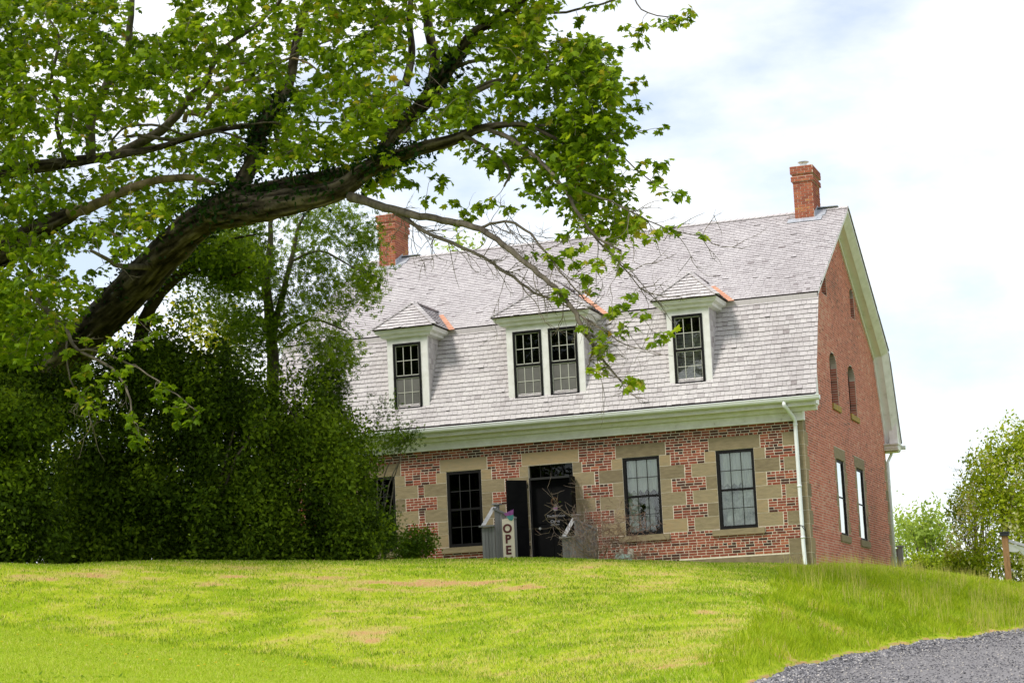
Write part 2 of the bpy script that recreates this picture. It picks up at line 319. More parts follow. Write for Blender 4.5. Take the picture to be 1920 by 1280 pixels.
# ------------------------------------------------------------------ ground
# columns: tangent of the bearing from the viewpoint, then (distance, height) of front, toe, crest
COLS = [(-0.62, 16.2, -2.35, 36.5, -0.95, 42.0, 0.36),
        (-0.321, 16.2, -2.36, 35.2, -1.06, 41.1, 0.33), (-0.256, 17.2, -2.25, 34.3, -1.28, 42.1, 0.356), (-0.152, 18.2, -2.32, 31.3, -1.84, 43.1, 0.293),
        (-0.049, 19.3, -2.47, 27.4, -2.41, 44.2, 0.156), (0.028, 18.3, -2.66, 23.4, -2.66, 45.2, 0.029), (0.0797, 18.3, -2.75, 21.3, -2.71, 46.2, -0.064),
        (0.1113, 17.3, -2.70, 22.3, -2.545, 47.3, -0.132), (0.1403, 18.3, -2.70, 26.35, -2.378, 47.8, -0.207), (0.1718, 19.3, -2.66, 30.4, -2.218, 49.3, -0.287),
        (0.2058, 20.3, -2.66, 34.4, -2.085, 50.4, -0.505), (0.2424, 20.8, -2.65, 38.4, -1.958, 51.4, -0.844), (0.3284, 22.4, -2.70, 48.5, -1.712, 54.6, -1.571), (0.62, 23, -2.7, 52, -1.7, 58, -1.6)]
CT = np.array([c[0] for c in COLS])
def _kp(t):
    t = np.asarray(t, float); D = []; Z = []
    g = lambda i: np.interp(t, CT, [c[i] for c in COLS])
    d1, z1, d2, z2, d4, z4 = [g(i) for i in range(1, 7)]
    D.append(np.full_like(t, 2.0)); Z.append(np.full_like(t, -3.9))
    D.append(d1); Z.append(z1); D.append(d2); Z.append(z2)
    D.append(d2 + 0.75 * (d4 - d2)); Z.append(z2 + 0.86 * (z4 - z2))
    D.append(d4); Z.append(z4)
    plat = np.interp(t, [-0.35, -0.1, 0.1, 0.142, 0.2, 0.33], [0.35, 0.28, 0.05, -0.03, -0.35, -1.4])
    D.append(d4 + 3.5); Z.append(0.5 * z4 + 0.5 * plat + 0.02); D.append(np.full_like(t, 60.0) + 2); Z.append(plat)
    D.append(np.full_like(t, 120.0)); Z.append(np.full_like(t, -1.0)); D.append(np.full_like(t, 900.0)); Z.append(np.full_like(t, -3.0))
    return np.array(D), np.array(Z)
def gz_td(t, d):
    t = np.atleast_1d(np.asarray(t, float)); d = np.atleast_1d(np.asarray(d, float))
    D, Z = _kp(t); out = np.zeros(len(t))
    for off, wt in ((-1.2, .2), (-0.5, .2), (0, .2), (0.5, .2), (1.2, .2)):
        dd = d + off; z = Z[0].copy()
        for k in range(len(D) - 1):
            f = np.clip((dd - D[k]) / (D[k + 1] - D[k]), 0, 1); sel = dd >= D[k]
            z = np.where(sel, Z[k] + f * (Z[k + 1] - Z[k]), z)
        out += wt * z
    P = CAM[:2] + d[:, None] * (h_f[:2] + t[:, None] * h_r[:2])
    out += (vnoise(P, 0.45, 5, 3) - 0.5) * 0.16 * np.clip((d - 5) / 20, 0.2, 1) * np.clip((52 - d) / 8, 0.1, 1)
    return out
def xy_td(X, Y):
    v = np.stack([np.asarray(X, float) - CAM[0], np.asarray(Y, float) - CAM[1]], -1)
    d = v @ h_f[:2]; return (v @ h_r[:2]) / d, d
def gz(X, Y):
    t, d = xy_td(X, Y); r = gz_td(t, d); return float(r[0]) if np.isscalar(X) else r
def td_xyz(t, d, dz=0.0):
    t = np.atleast_1d(np.asarray(t, float)); d = np.atleast_1d(np.asarray(d, float))
    P = CAM[:2] + d[:, None] * (h_f[:2] + t[:, None] * h_r[:2]); return np.c_[P, gz_td(t, d) + dz]
def ground_px(x, y):
    for d in np.arange(12, 60, 0.1):
        p = at(x, y, d)
        if p[2] < gz(p[0], p[1]): return p
    return None
ROAD_T = np.array([0.03, 0.07, 0.0797, 0.095, 0.1113, 0.1403, 0.1718, 0.2058, 0.2424, 0.3284, 0.62])
ROAD_D = np.array([8.0, 17.5, 19.3, 20.8, 22.3, 26.35, 30.4, 34.4, 38.4, 48.5, 60.0])
def road_edge(t, d=None):
    e = np.interp(t, ROAD_T, ROAD_D, left=0)
    P = np.stack([np.asarray(t) * 300.0, np.zeros_like(np.asarray(t, float))], -1)
    return e + (vnoise(P, 0.5, 91, 3) - 0.5) * 0.9 * (e > 1)

def dry_field(P, t, d):
    """0 green .. 1 bare; straw streaks and reddish scars on the mown bank"""
    toe = np.interp(t, CT, [c[3] for c in COLS]); crest = np.interp(t, CT, [c[5] for c in COLS])
    on = np.clip((d - toe + 0.3) / 1.0, 0, 1) * np.clip((crest - 1.0 - d) / 1.5, 0, 1)
    n1 = vnoise(P, 0.55, 31, 4); n2 = vnoise(P * np.array([1.0, 2.2]), 1.4, 33, 3)
    n3 = vnoise(P, 4.0, 35, 2)
    v = 0.14 + 0.20 * on + (n1 - 0.5) * (0.3 + 0.7 * on) + (n2 - 0.5) * (0.3 + 0.8 * on) + (n3 - 0.5) * 0.5 * on
    v = v - 0.12 * np.clip((d - crest + 1.5) / 2, 0, 1)
    for (x, y, rx, ry, a) in SCARS:
        q = SCAR_P[(x, y)]; dx = (P - q[:2]) @ h_r[:2]; dy = (P - q[:2]) @ h_f[:2]
        g = np.exp(-((dx / (rx * .8)) ** 2 + (dy / (ry * .8)) ** 2)); v = v + a * g * (1.7 * n2 + .9 * n3 - .55)
    return np.clip(v, 0, 1.0)
SCARS = [(735, 1093, 0.8, 0.5, .9), (800, 1092, 0.6, 0.4, .8), (875, 1096, 0.8, 0.5, .8), (980, 1100, 0.9, 0.6, .8), (650, 1080, 1.0, 0.4, .5), (440, 1080, 0.4, 0.3, .6), (1050, 1110, 0.5, 0.4, .5),
         (820, 1172, 0.5, 0.4, .5), (700, 1205, 0.3, 0.3, .6), (970, 1185, 0.3, 0.25, .6), (1330, 1150, 0.35, 0.5, .8), (1360, 1165, 0.2, 0.3, .8), (1250, 1250, 0.35, 0.3, .7), (1310, 1245, 0.3, 0.2, .7),
         (1470, 1150, 0.2, 1.0, .9), (1530, 1140, 0.25, 0.9, .9), (1560, 1180, 0.2, 0.6, .8), (1475, 1170, 0.2, 0.5, .7), (1600, 1125, 0.2, 0.4, .6)]
SCAR_P = {(s[0], s[1]): ground_px(s[0], s[1]) for s in SCARS}

def fan_grid(ts, ds):
    T, D = np.meshgrid(ts, ds); t = T.ravel(); d = D.ravel()
    nt_, nd_ = len(ts), len(ds)
    I = np.arange(nd_ * nt_).reshape(nd_, nt_)
    F = np.stack([I[:-1, :-1], I[:-1, 1:], I[1:, 1:], I[1:, :-1]], -1).reshape(-1, 4)
    return t, d, F
ts = np.unique(np.r_[np.linspace(-0.62, -0.3, 40), np.linspace(-0.3, 0.3, 260), np.linspace(0.3, 0.62, 40)])
ds = np.unique(np.r_[np.linspace(2, 15, 20), np.arange(15, 52, 0.16), np.linspace(52, 70, 30), np.geomspace(70, 900, 24)])
t, d, F = fan_grid(ts, ds)
V = td_xyz(t, d)
re_ = road_edge(t)
V[:, 2] -= 0.09 * np.clip((re_ - d) / 0.12, 0, 1)
near = np.exp(-((d - re_ - 0.03) / 0.12) ** 2) * (re_ > 12)
tint = np.clip(dry_field(V[:, :2], t, d) + near * 0.8, 0, 1)
lawn = fast_mesh('lawn', V, F, M['soil'], None, tint, smooth=True); tag(lawn, kind='structure')
g = MB(); g.box(-1500, 1500, -1500, 1500, -5.2, -4.3)
tag(g.build('ground', M['far']), kind='structure')
# the gravel drive, laid in the strip left for it
ts2 = np.linspace(0.035, 0.5, 260); us = np.linspace(0, 1, 60)
T, U = np.meshgrid(ts2, us); t = T.ravel(); e = road_edge(t); d = 5.0 + U.ravel() * (e - 5.0 - 0.02)
V = td_xyz(t, d, -0.055 + 0.0); V[:, 2] += (vnoise(V[:, :2], 3, 44, 3) - 0.5) * 0.03
I = np.arange(60 * 260).reshape(60, 260); F = np.stack([I[:-1, :-1], I[:-1, 1:], I[1:, 1:], I[1:, :-1]], -1).reshape(-1, 4)
tag(fast_mesh('gravel_road', V, F, M['gravel'], smooth=True), kind='structure')
# loose stones of the drive
def scatter_blobs(P, S, tint, name, mat):
    tv = np.array([(1, 0, 0), (0, 1, 0), (-1, 0, 0), (0, -1, 0), (0, 0, .75), (0, 0, -.5)]); tf = np.array([(0, 1, 4), (1, 2, 4), (2, 3, 4), (3, 0, 4), (1, 0, 5), (2, 1, 5), (3, 2, 5), (0, 3, 5)])
    n = len(P); a = R.uniform(0, 6.28, n); ca, sa = np.cos(a), np.sin(a)
    q = tv[None] * (1 + R.uniform(-.35, .35, (n, 6, 1))) * S[:, None, None] * np.stack([R.uniform(.7, 1.3, n), R.uniform(.6, 1.1, n), R.uniform(.5, 1.0, n)], -1)[:, None]
    x = q[..., 0] * ca[:, None] - q[..., 1] * sa[:, None]; y = q[..., 0] * sa[:, None] + q[..., 1] * ca[:, None]
    V = np.stack([x, y, q[..., 2]], -1) + P[:, None]
    F = (tf[None] + (np.arange(n) * 6)[:, None, None]).reshape(-1, 3)
    return fast_mesh(name, V.reshape(-1, 3), F, mat, None, np.repeat(tint, 6))
n = 46000
t = R.uniform(0.06, 0.30, n); e = road_edge(t); d = e - (R.uniform(0, 1, n) ** 1.3) * (e - 17.0) - 0.04
ok = (d > 16.5) & (e > 17); t, d, e = t[ok], d[ok], e[ok]
P = td_xyz(t, d, -0.035); coarse = np.clip(1 - (e - d) / 3.5, 0.0, 1)
S = R.uniform(0.008, 0.02, len(t)) + coarse * R.uniform(0.0, 0.026, len(t))
keep = R.uniform(0, 1, len(t)) < 0.45 + 0.55 * coarse
tag(scatter_blobs(P[keep], S[keep], np.clip(R.normal(0.52, 0.3, keep.sum()) - 0.12 * coarse[keep], 0, 1), 'gravel', M['pebble']), 'loose grey crushed stone along the edge of the drive', 'gravel', kind='stuff')

# grass blades
def blades(t, d, h, wd, tint, lean, name, mat, label, cat, tuft=0):
    P = td_xyz(t, d, -0.01); n = len(t)
    a = R.uniform(0, 6.283, n); side = np.stack([np.cos(a), np.sin(a), np.zeros(n)], -1) * (wd / 2)[:, None]
    b = R.uniform(0, 6.283, n)
    if tuft: b = vnoise(P[:, :2], 1.6, 611, 2) * 14 + R.normal(0, .8, n)
    ln = np.stack([np.cos(b), np.sin(b), np.zeros(n)], -1) * (h * lean * R.uniform(0.2, 1.0, n))[:, None]
    up = np.zeros((n, 3)); up[:, 2] = h
    V = np.stack([P - side, P + side, P + side * .7 + up * .55 + ln * .35, P - side * .7 + up * .55 + ln * .35, P + up * (1 - 0.25 * lean) + ln], 1)
    i = (np.arange(n) * 5)[:, None]
    tri = np.array([(0, 1, 2), (0, 2, 3), (3, 2, 4)])
    F = (tri[None] + i[:, :, None]).reshape(-1, 3)
    o = fast_mesh(name, V.reshape(-1, 3), F, mat, None, np.repeat(np.clip(tint, 0, 1), 5)); tag(o, label, cat, kind='stuff'); return o
def sample_lawn(n, dmin, dmax, pw):
    t = R.uniform(-0.285, 0.285, n); u = R.uniform(0, 1, n)
    d = (dmin ** (1 - pw) + u * (dmax ** (1 - pw) - dmin ** (1 - pw))) ** (1 / (1 - pw)); return t, d
def tallmask(t, d):
    P = CAM[:2] + d[:, None] * (h_f[:2] + t[:, None] * h_r[:2]); nn = vnoise(P, 0.6, 61, 2)
    bound = np.interp(d, [17, 22, 30, 40, 46, 52], [0.04, 0.085, 0.112, 0.13, 0.146, 0.15]) + (nn - 0.5) * 0.03
    return t > bound
t, d = sample_lawn(460000, 15.5, 50, 1.25)
ok = (d > road_edge(t) + 0.1) & ~tallmask(t, d); t, d = t[ok], d[ok]
P = CAM[:2] + d[:, None] * (h_f[:2] + t[:, None] * h_r[:2]); dr = dry_field(P, t, d)
cl = vnoise(P, 2.2, 71, 3); cl2 = vnoise(P, 0.8, 73, 2)
keep = R.uniform(0, 1, len(t)) > np.clip((dr - 0.62) * 1.6, 0, 0.75); t, d, dr, cl, cl2, P = t[keep], d[keep], dr[keep], cl[keep], cl2[keep], P[keep]
toe = np.interp(t, CT, [c[3] for c in COLS]); bank = np.clip((d - toe) / 0.3, 0, 1)
h = R.uniform(0.03, 0.065, len(t)) * (0.75 + 0.7 * cl) * (1 + 0.35 * bank * cl2); wd = R.uniform(0.006, 0.011, len(t)) * np.clip(d / 26, 0.8, 1.7)
tn = np.where(R.uniform(0, 1, len(t)) < np.clip(dr * 1.0 - 0.14, 0.03, 0.75) + 0.16 * bank, R.uniform(0.7, 1.0, len(t)), R.uniform(0.22, 0.62, len(t)) - (0.12 + 0.55 * (cl - 0.5)) * bank + 0.16 * (1 - bank) + 0.10 * (cl2 - .5) * bank)
rim = np.exp(-((d - toe - .35) / .4) ** 2) * np.clip((0.03 - t) / .06, 0, 1)
h = h * (1 + .5 * rim); tn = tn - .10 * rim - .02 * (1 - bank)
blades(t, d, h, wd, tn, 0.9, 'lawn_grass', M['grass'], 'short bright green mown grass covering the bank', 'grass')
t = R.uniform(0.03, 0.30, 150000); u = R.uniform(0, 1, len(t)); e = np.maximum(road_edge(t), 17); d = e + 0.04 + u * (53 - e)
ok = tallmask(t, d) & (d < 53); t, d = t[ok], d[ok]
P = CAM[:2] + d[:, None] * (h_f[:2] + t[:, None] * h_r[:2]); dr = dry_field(P, t, d); cl = vnoise(P, 1.1, 81, 3)
keep = R.uniform(0, 1, len(t)) > np.clip((dr - 0.6) * 1.2, 0, 0.7); t, d, dr, cl = t[keep], d[keep], dr[keep], cl[keep]
edge = np.clip((d - road_edge(t)) / 1.2, 0.15, 1)
h = R.uniform(0.08, 0.26, len(t)) * (0.5 + 0.8 * cl) * edge; wd = R.uniform(0.007, 0.013, len(t)) * np.clip(d / 30, 0.8, 1.5)
tn = np.where(R.uniform(0, 1, len(t)) < np.clip(dr * 0.7 - 0.2, 0.02, 0.5), R.uniform(0.75, 1, len(t)), R.uniform(0.1, 0.7, len(t)) + 0.4 * (cl - .5))
blades(t, d, h, wd, tn, 0.85, 'tall_grass', M['tallgrass'], 'long unmown green grass on the bank above the gravel drive', 'grass', 1)
# seed stems standing over the tall grass near the house
t = R.uniform(0.125, 0.27, 3800); d = R.uniform(36, 52.5, len(t)); ok = tallmask(t, d) & (vnoise(np.c_[t * 200, d], 0.4, 87, 2) > 0.42); t, d = t[ok], d[ok]
blades(t, d, R.uniform(0.3, 0.5, len(t)), R.uniform(0.005, 0.009, len(t)), R.uniform(0.85, 1.0, len(t)), 0.25, 'seed_grass', M['tallgrass'], 'thin brownish seed heads rising above the long grass by the gable', 'grass')
# broad-leaved weeds and dry clippings in the mown bank
def near_lawn(n, lo, hi, thr, sc, sd_):
    t, d = sample_lawn(n, lo, hi, 1.1); P = CAM[:2] + d[:, None] * (h_f[:2] + t[:, None] * h_r[:2])
    ok = (vnoise(P, sc, sd_, 3) > thr) & (d > road_edge(t) + .2); return t[ok], d[ok]
t, d = near_lawn(16000, 17, 48, .60, 1.5, 95); WEED = td_xyz(t, d, .025)
t, d = near_lawn(90000, 17, 46, .50, 1.1, 97); toe = np.interp(t, CT, [c[3] for c in COLS]); ok = (d > toe) & ~tallmask(t, d); t, d = t[ok], d[ok]
blades(t, d, R.uniform(.025, .045, len(t)), R.uniform(.005, .009, len(t)), R.uniform(.78, 1.0, len(t)), 2.6, 'cut_grass', M['grass'], 'pale dry grass clippings lying on the mown bank', 'clippings')
# dandelions: one flower mesh, copied
fm = MB()
for k in range(9):
    a = k * 0.698; fm.add([(0, 0, .052), (.021 * math.cos(a), .021 * math.sin(a), .058), (.021 * math.cos(a + .6), .021 * math.sin(a + .6), .058), (.006 * math.cos(a + .3), .006 * math.sin(a + .3), .064)], [(0, 1, 2), (1, 2, 3)], 0)
fm.tube([(0, 0, -0.02), (0, 0, .053)], 0.002, 4, 1)
first = None
dpx = []
for k in range(46):
    x = R.uniform(0, 1050); yb = 1188 + x * 0.112
    dpx.append((x, yb + abs(R.normal(0, 22)) - 4) if k < 34 else (R.uniform(1440, 1560), R.uniform(1064, 1074)))
for (x, y) in dpx:
    if y > 1276: continue
    p = ground_px(x, y)
    if p is None: continue
    if first is None: o = fm.build('dandelion', [M['flower'], M['grass']]); first = o
    else: o = first.copy(); col.objects.link(o)
    p[2] = gz(p[0], p[1]); o.location = p; o.rotation_euler = (0, 0, R.uniform(0, 6)); s = R.uniform(0.8, 1.3); o.scale = (s, s, s)
    tag(o, 'small yellow dandelion flower in the short grass', 'flower', 'dandelions dotted over the lawn')

# ------------------------------------------------------------------ the house
XL = -14.25; DP = 13.33; OH = 0.46
ZR, ZK, YK, ZE, YE = 10.364, 6.979, 0.827, 4.186, 0.496
house = empty('brick_house', (-6.7, 6.6, 0), 'red brick house with grey shingled gambrel roof, three dormers and two chimneys', 'house')
ROOF = [(-YE, ZE), (YK, ZK), (DP / 2, ZR), (DP - YK, ZK), (DP + YE, ZE)]
def off_poly(dist):
    out = []
    N = []
    for i in range(4):
        dy = ROOF[i + 1][0] - ROOF[i][0]; dz = ROOF[i + 1][1] - ROOF[i][1]; l = math.hypot(dy, dz); N.append((dz / l, -dy / l))   # inward-down
    for i in range(5):
        if i == 0: n = N[0]; k = 1
        elif i == 4: n = N[3]; k = 1
        else:
            n = (N[i - 1][0] + N[i][0], N[i - 1][1] + N[i][1]); l = math.hypot(*n); n = (n[0] / l, n[1] / l); k = 1 / (n[0] * N[i][0] + n[1] * N[i][1])
        out.append((ROOF[i][0] + n[0] * dist * k, ROOF[i][1] + n[1] * dist * k))
    return out
def poly_z_at(pl, y):
    for i in range(len(pl) - 1):
        (a, za), (b, zb) = pl[i], pl[i + 1]
        if a <= y <= b: return za + (zb - za) * (y - a) / (b - a)
    return -1

CO = 0.0685
def free_intervals(lo, hi, obs):
    iv = [(lo, hi)]
    for a, b in obs:
        nx = []
        for p, q in iv:
            if b <= p or a >= q: nx.append((p, q))
            else:
                if a > p: nx.append((p, a))
                if b < q: nx.append((b, q))
        iv = nx
    return iv
def brick_rows(mb, z0, z1, span, obst, put, zbase, stretch=0.212, joint=0.0155, bed=0.0145, header=5, hphase=0):
    """rows of bricks; put(a,b,zlo,zhi,row,tint) writes one brick"""
    k0 = math.floor((z0 - zbase) / CO); k1 = math.ceil((z1 - zbase) / CO)
    for k in range(k0, k1):
        a = zbase + k * CO; b = a + CO - bed; zc = (a + b) / 2
        if zc < z0 or zc > z1: continue
        sp = span(zc)
        if sp is None: continue
        for lo, hi in free_intervals(sp[0], sp[1], [(o[0], o[1]) for o in obst if o[2] < zc < o[3]]):
            lo += joint; hi -= joint * 0.5
            if hi - lo < 0.04: continue
            hd = (k - hphase) % header == 0
            x = lo + (0 if hd else -R.choice([0, 0.0, 0.1]))
            while x < hi - 0.02:
                wln = (stretch - joint) / 2 if hd else stretch
                if not hd and R.uniform() < 0.08: wln = (stretch - joint) / 2
                a0 = max(x, lo); b0 = min(x + wln * R.uniform(.96, 1.04), hi)
                if hi - b0 < 0.06: b0 = hi
                if b0 - a0 > 0.025: put(a0, b0, a, b, k)
                x = b0 + joint

WIN = [(-12.13, -11.14), (-9.66, -8.67), (-4.775, -3.785), (-2.3, -1.31)]
ZB, ZT = 0.977, 2.985
DOOR = (-7.35, -6.126); DZ0, DZ1 = 0.40, 2.978
LAY = [(2.7025, 2.985, 0), (2.36, 2.7025, 1), (2.0175, 2.36, 0), (1.675, 2.0175, 1), (1.3325, 1.675, 0), (0.99, 1.3325, 1)]
stones = []      # (x0,x1,z0,z1, owner)
def surround(x0, x1, owner, door=False):
    lint = (x0 - 0.17, x1 + 0.175, 2.985, 3.3275); out = [lint]
    wN, wW = (0.29, 0.65) if not door else (0.25, 0.58)
    for (a, b, wide) in LAY + ([(0.6475, 0.99, 0), (0.305, 0.6475, 1)] if door else []):
        ww = wW if wide else wN
        out.append((x0 - ww, x0, a, b)); out.append((x1, x1 + ww, a, b))
    if not door: out.append((x0 - 0.19, x1 + 0.17, 0.82, 0.965))
    return out
SUR = [surround(a, b, i) for i, (a, b) in enumerate(WIN)]; SURD = surround(*DOOR, 'door', True)
QUO = []
for zc0, zc1, wd_ in [(3.3275, 3.6, .24), (2.985, 3.3275, .55), (2.7025, 2.985, .24), (2.36, 2.7025, .55), (2.0175, 2.36, .24), (1.675, 2.0175, .55), (1.3325, 1.675, .24), (0.99, 1.3325, .55), (0.6475, 0.99, .24), (0.27, 0.6475, .56)]:
    QUO.append((-wd_, 0, zc0, zc1))
PLINTH = [(-3.4, 0, -0.6, 0.27)] + [(-6.9, -3.4, -0.6, 0.06), (XL, -6.9, -0.6, 0.06)]
FZ = 3.6
obst = [(a, b, ZB - .16, ZT) for a, b in WIN] + [(DOOR[0], DOOR[1], -1, DZ1)] + [s for S_ in SUR for s in S_] + SURD + QUO + PLINTH
wall = MB()
xs = sorted(set([XL, 0] + [q for a in WIN for q in a] + list(DOOR))); zs = sorted(set([-0.6, ZB, ZT, DZ0, DZ1, 3.99]))
for i in range(len(xs) - 1):
    for k in range(len(zs) - 1):
        xc = (xs[i] + xs[i + 1]) / 2; zc = (zs[k] + zs[k + 1]) / 2
        if any(a < xc < b and ZB < zc < ZT for a, b in WIN) or (DOOR[0] < xc < DOOR[1] and DZ0 < zc < DZ1): continue
        wall.box(xs[i], xs[i + 1], 0.0, 0.28, zs[k], zs[k + 1], 1)
# keep only outer skin of the backing boxes clean: bricks sit 5 mm proud
def put_front(a, b, z0, z1, k):
    up = (z0 - 0.3) / 3.3
    tnt = np.clip(R.normal(0.66, 0.16) - (0.42 if R.uniform() < 0.16 + 0.26 * up else 0), 0, 1)
    j = R.uniform(-.0025, .0025)
    wall.hexa([(a, -.005 + j, z0), (b, -.005 + j, z0), (b, .01, z0), (a, .01, z0), (a, -.005 + j, z1), (b, -.005 + j, z1), (b, .01, z1), (a, .01, z1)], 0, tnt)
brick_rows(wall, -0.1, FZ, lambda z: (XL, 0), obst, put_front, 0.99, hphase=4)
wall.build('wall', [M['brick'], M['mortar']], house)
def stone_mesh(rects, face, parent, name, th=0.006):
    mb = MB(); th = min(th, .008)
    for (a, b, z0, z1) in rects:
        tn_ = R.uniform(0.15, 0.9); j = R.uniform(-.002, .002); g_ = 0.007
        if face == 'front': mb.box(a + g_, b - g_, -th + j, 0.03, z0 + g_, z1 - g_, 0, tn_)
        else: mb.box(-0.03, th + j, a + g_, b - g_, z0 + g_, z1 - g_, 0, tn_)
    return mb.build(name, M['stone'], parent)
stone_mesh(QUO, 'front', house, 'quoin', 0.012)
pl = stone_mesh(PLINTH, 'front', house, 'plinth', 0.02)

# gable wall
inner = off_poly(0.41)
def gspan(z):
    ys = []
    N_ = 400
    if z <= inner[0][1]: return (0.0, DP)
    for i in range(4):
        (a, za), (b, zb) = inner[i], inner[i + 1]
        if min(za, zb) <= z <= max(za, zb): ys.append(a + (b - a) * (z - za) / (zb - za))
    if len(ys) < 2: return None
    return (max(0.0, min(ys)), min(DP, max(ys)))
GW = [(4.43, 5.62), (7.6, 8.85)]
ARCH = [(4.43, 5.52, 4.5, 5.97), (7.28, 8.5, 4.5, 5.97)]; UP = [(3.98, 4.78, 7.5, 8.4), (8.6, 9.33, 7.5, 8.4)]
gobs = []
GSUR = []
for a, b in GW:
    lst = [(a - .3, b + .22, 2.985, 3.3)]
    for (z0, z1, wide) in LAY:
        ww = .34 if wide else .22
        lst += [(a - ww, a, z0, z1), (b, b + ww, z0, z1)]
    lst.append((a - .2, b + .1, 0.73, 0.91)); GSUR.append(lst)
    gobs.append((a, b, 0.9, 2.985)); gobs += lst
def arch_poly(y0, y1, z0, z1, spring=0.62, n=8):
    yc = (y0 + y1) / 2; hw = (y1 - y0) / 2; zs_ = z1 - hw * spring
    pts = [(y0, z0), (y1, z0)]
    for k in range(n + 1):
        a = math.pi * k / n; pts.append((yc + hw * math.cos(a), zs_ + (z1 - zs_) * math.sin(a)))
    return pts
for (y0, y1, z0, z1) in ARCH + UP:
    yc = (y0 + y1) / 2; hw = (y1 - y0) / 2; rise = hw * .62
    for k in range(40):
        za = z0 + (z1 - z0) * k / 40; zb_ = z0 + (z1 - z0) * (k + 1) / 40; zm = (za + zb_) / 2
        f = 1.0 if zm < z1 - rise else math.sqrt(max(0, 1 - ((zm - (z1 - rise)) / rise) ** 2))
        gobs.append((yc - hw * f, yc + hw * f, za, zb_))
GQ = []
for k, (z0, z1, w_) in enumerate([(3.3275, 3.66, .3), (2.985, 3.3275, .5), (2.7025, 2.985, .3), (2.36, 2.7025, .52), (2.0175, 2.36, .3), (1.675, 2.0175, .5), (1.3325, 1.675, .3), (0.99, 1.3325, .5), (0.6475, 0.99, .3), (0.27, 0.6475, .56), (-.6, .27, .45)]):
    GQ.append((0.0, w_, z0, z1)); GQ.append((DP - w_, DP, z0, z1))
gobs += GQ
gw = MB()
# backing: horizontal strips minus openings
openings = [(a, b, 0.9, 2.985) for a, b in GW]
zc_ = -0.6
while zc_ < 10.3:
    z1_ = zc_ + 0.05; zm = zc_ + 0.025; sp = gspan(zm)
    if sp:
        ob = [o[:2] for o in openings if o[2] < zm < o[3]]
        for (y0, y1, a0, a1) in ARCH + UP:
            if a0 < zm < a1:
                yc = (y0 + y1) / 2; hw = (y1 - y0) / 2; rise = hw * .62
                f = 1.0 if zm < a1 - rise else math.sqrt(max(0, 1 - ((zm - (a1 - rise)) / rise) ** 2)); ob.append((yc - hw * f, yc + hw * f))
        for a, b in free_intervals(sp[0] + (0.28 if sp[0] < .01 else 0), sp[1], ob):
            gw.add([(0, a, zc_), (0, b, zc_), (0, b, z1_), (0, a, z1_), (-.3, a, zc_), (-.3, b, zc_), (-.3, b, z1_), (-.3, a, z1_)], [(0, 1, 2, 3), (4, 7, 6, 5), (0, 3, 7, 4), (1, 5, 6, 2)], 1, .3)
    zc_ = z1_
def put_gable(a, b, z0, z1, k):
    nn = vnoise([[a, z0, 3.0]], 0.5, 15, 3)[0]
    tnt = np.clip(R.normal(0.62, 0.17) - (0.3 if R.uniform() < 0.1 else 0) + (nn - 0.5) * 0.9, 0, 1); j = R.uniform(-.002, .002)
    gw.hexa([(.005 + j, a, z0), (.005 + j, b, z0), (-.01, b, z0), (-.01, a, z0), (.005 + j, a, z1), (.005 + j, b, z1), (-.01, b, z1), (-.01, a, z1)], 0, tnt)
brick_rows(gw, -0.5, 10.1, gspan, gobs, put_gable, 0.99, stretch=0.2, joint=0.018, bed=0.0165, hphase=2)
# brick-lined reveals of the blind windows, recess shade tinted into the bricks
for (y0, y1, z0, z1) in ARCH + UP:
    z = z0
    while z < z1 - 0.35 * (y1 - y0):
        gw.box(-.19, -.012, y1 - .012, y1 + .02, z, z + CO - .02, 0, np.clip(R.normal(.45, .2), 0, 1)); z += CO
gw.build('wall', [M['gbrick'], M['gmortar']], house)
stone_mesh(GQ[0::2], 'gable', house, 'quoin', 0.012); stone_mesh(GQ[1::2], 'gable', house, 'quoin', 0.012)
bw = MB()     # back and far side walls, plain brick
bw.box(XL + .3, -0.3, DP - .28, DP, -.6, 4.0); bw.box(XL, XL + .3, .28, DP, -.6, 4.0)
bw.prism([(p[0], p[1]) for p in inner[0:1]] + [(0.0, 4.0)] + [inner[1], inner[2], inner[3]] + [(DP, 4.0)], 0, XL, XL + .3)
bw.build('wall', M['gbrick'], house)

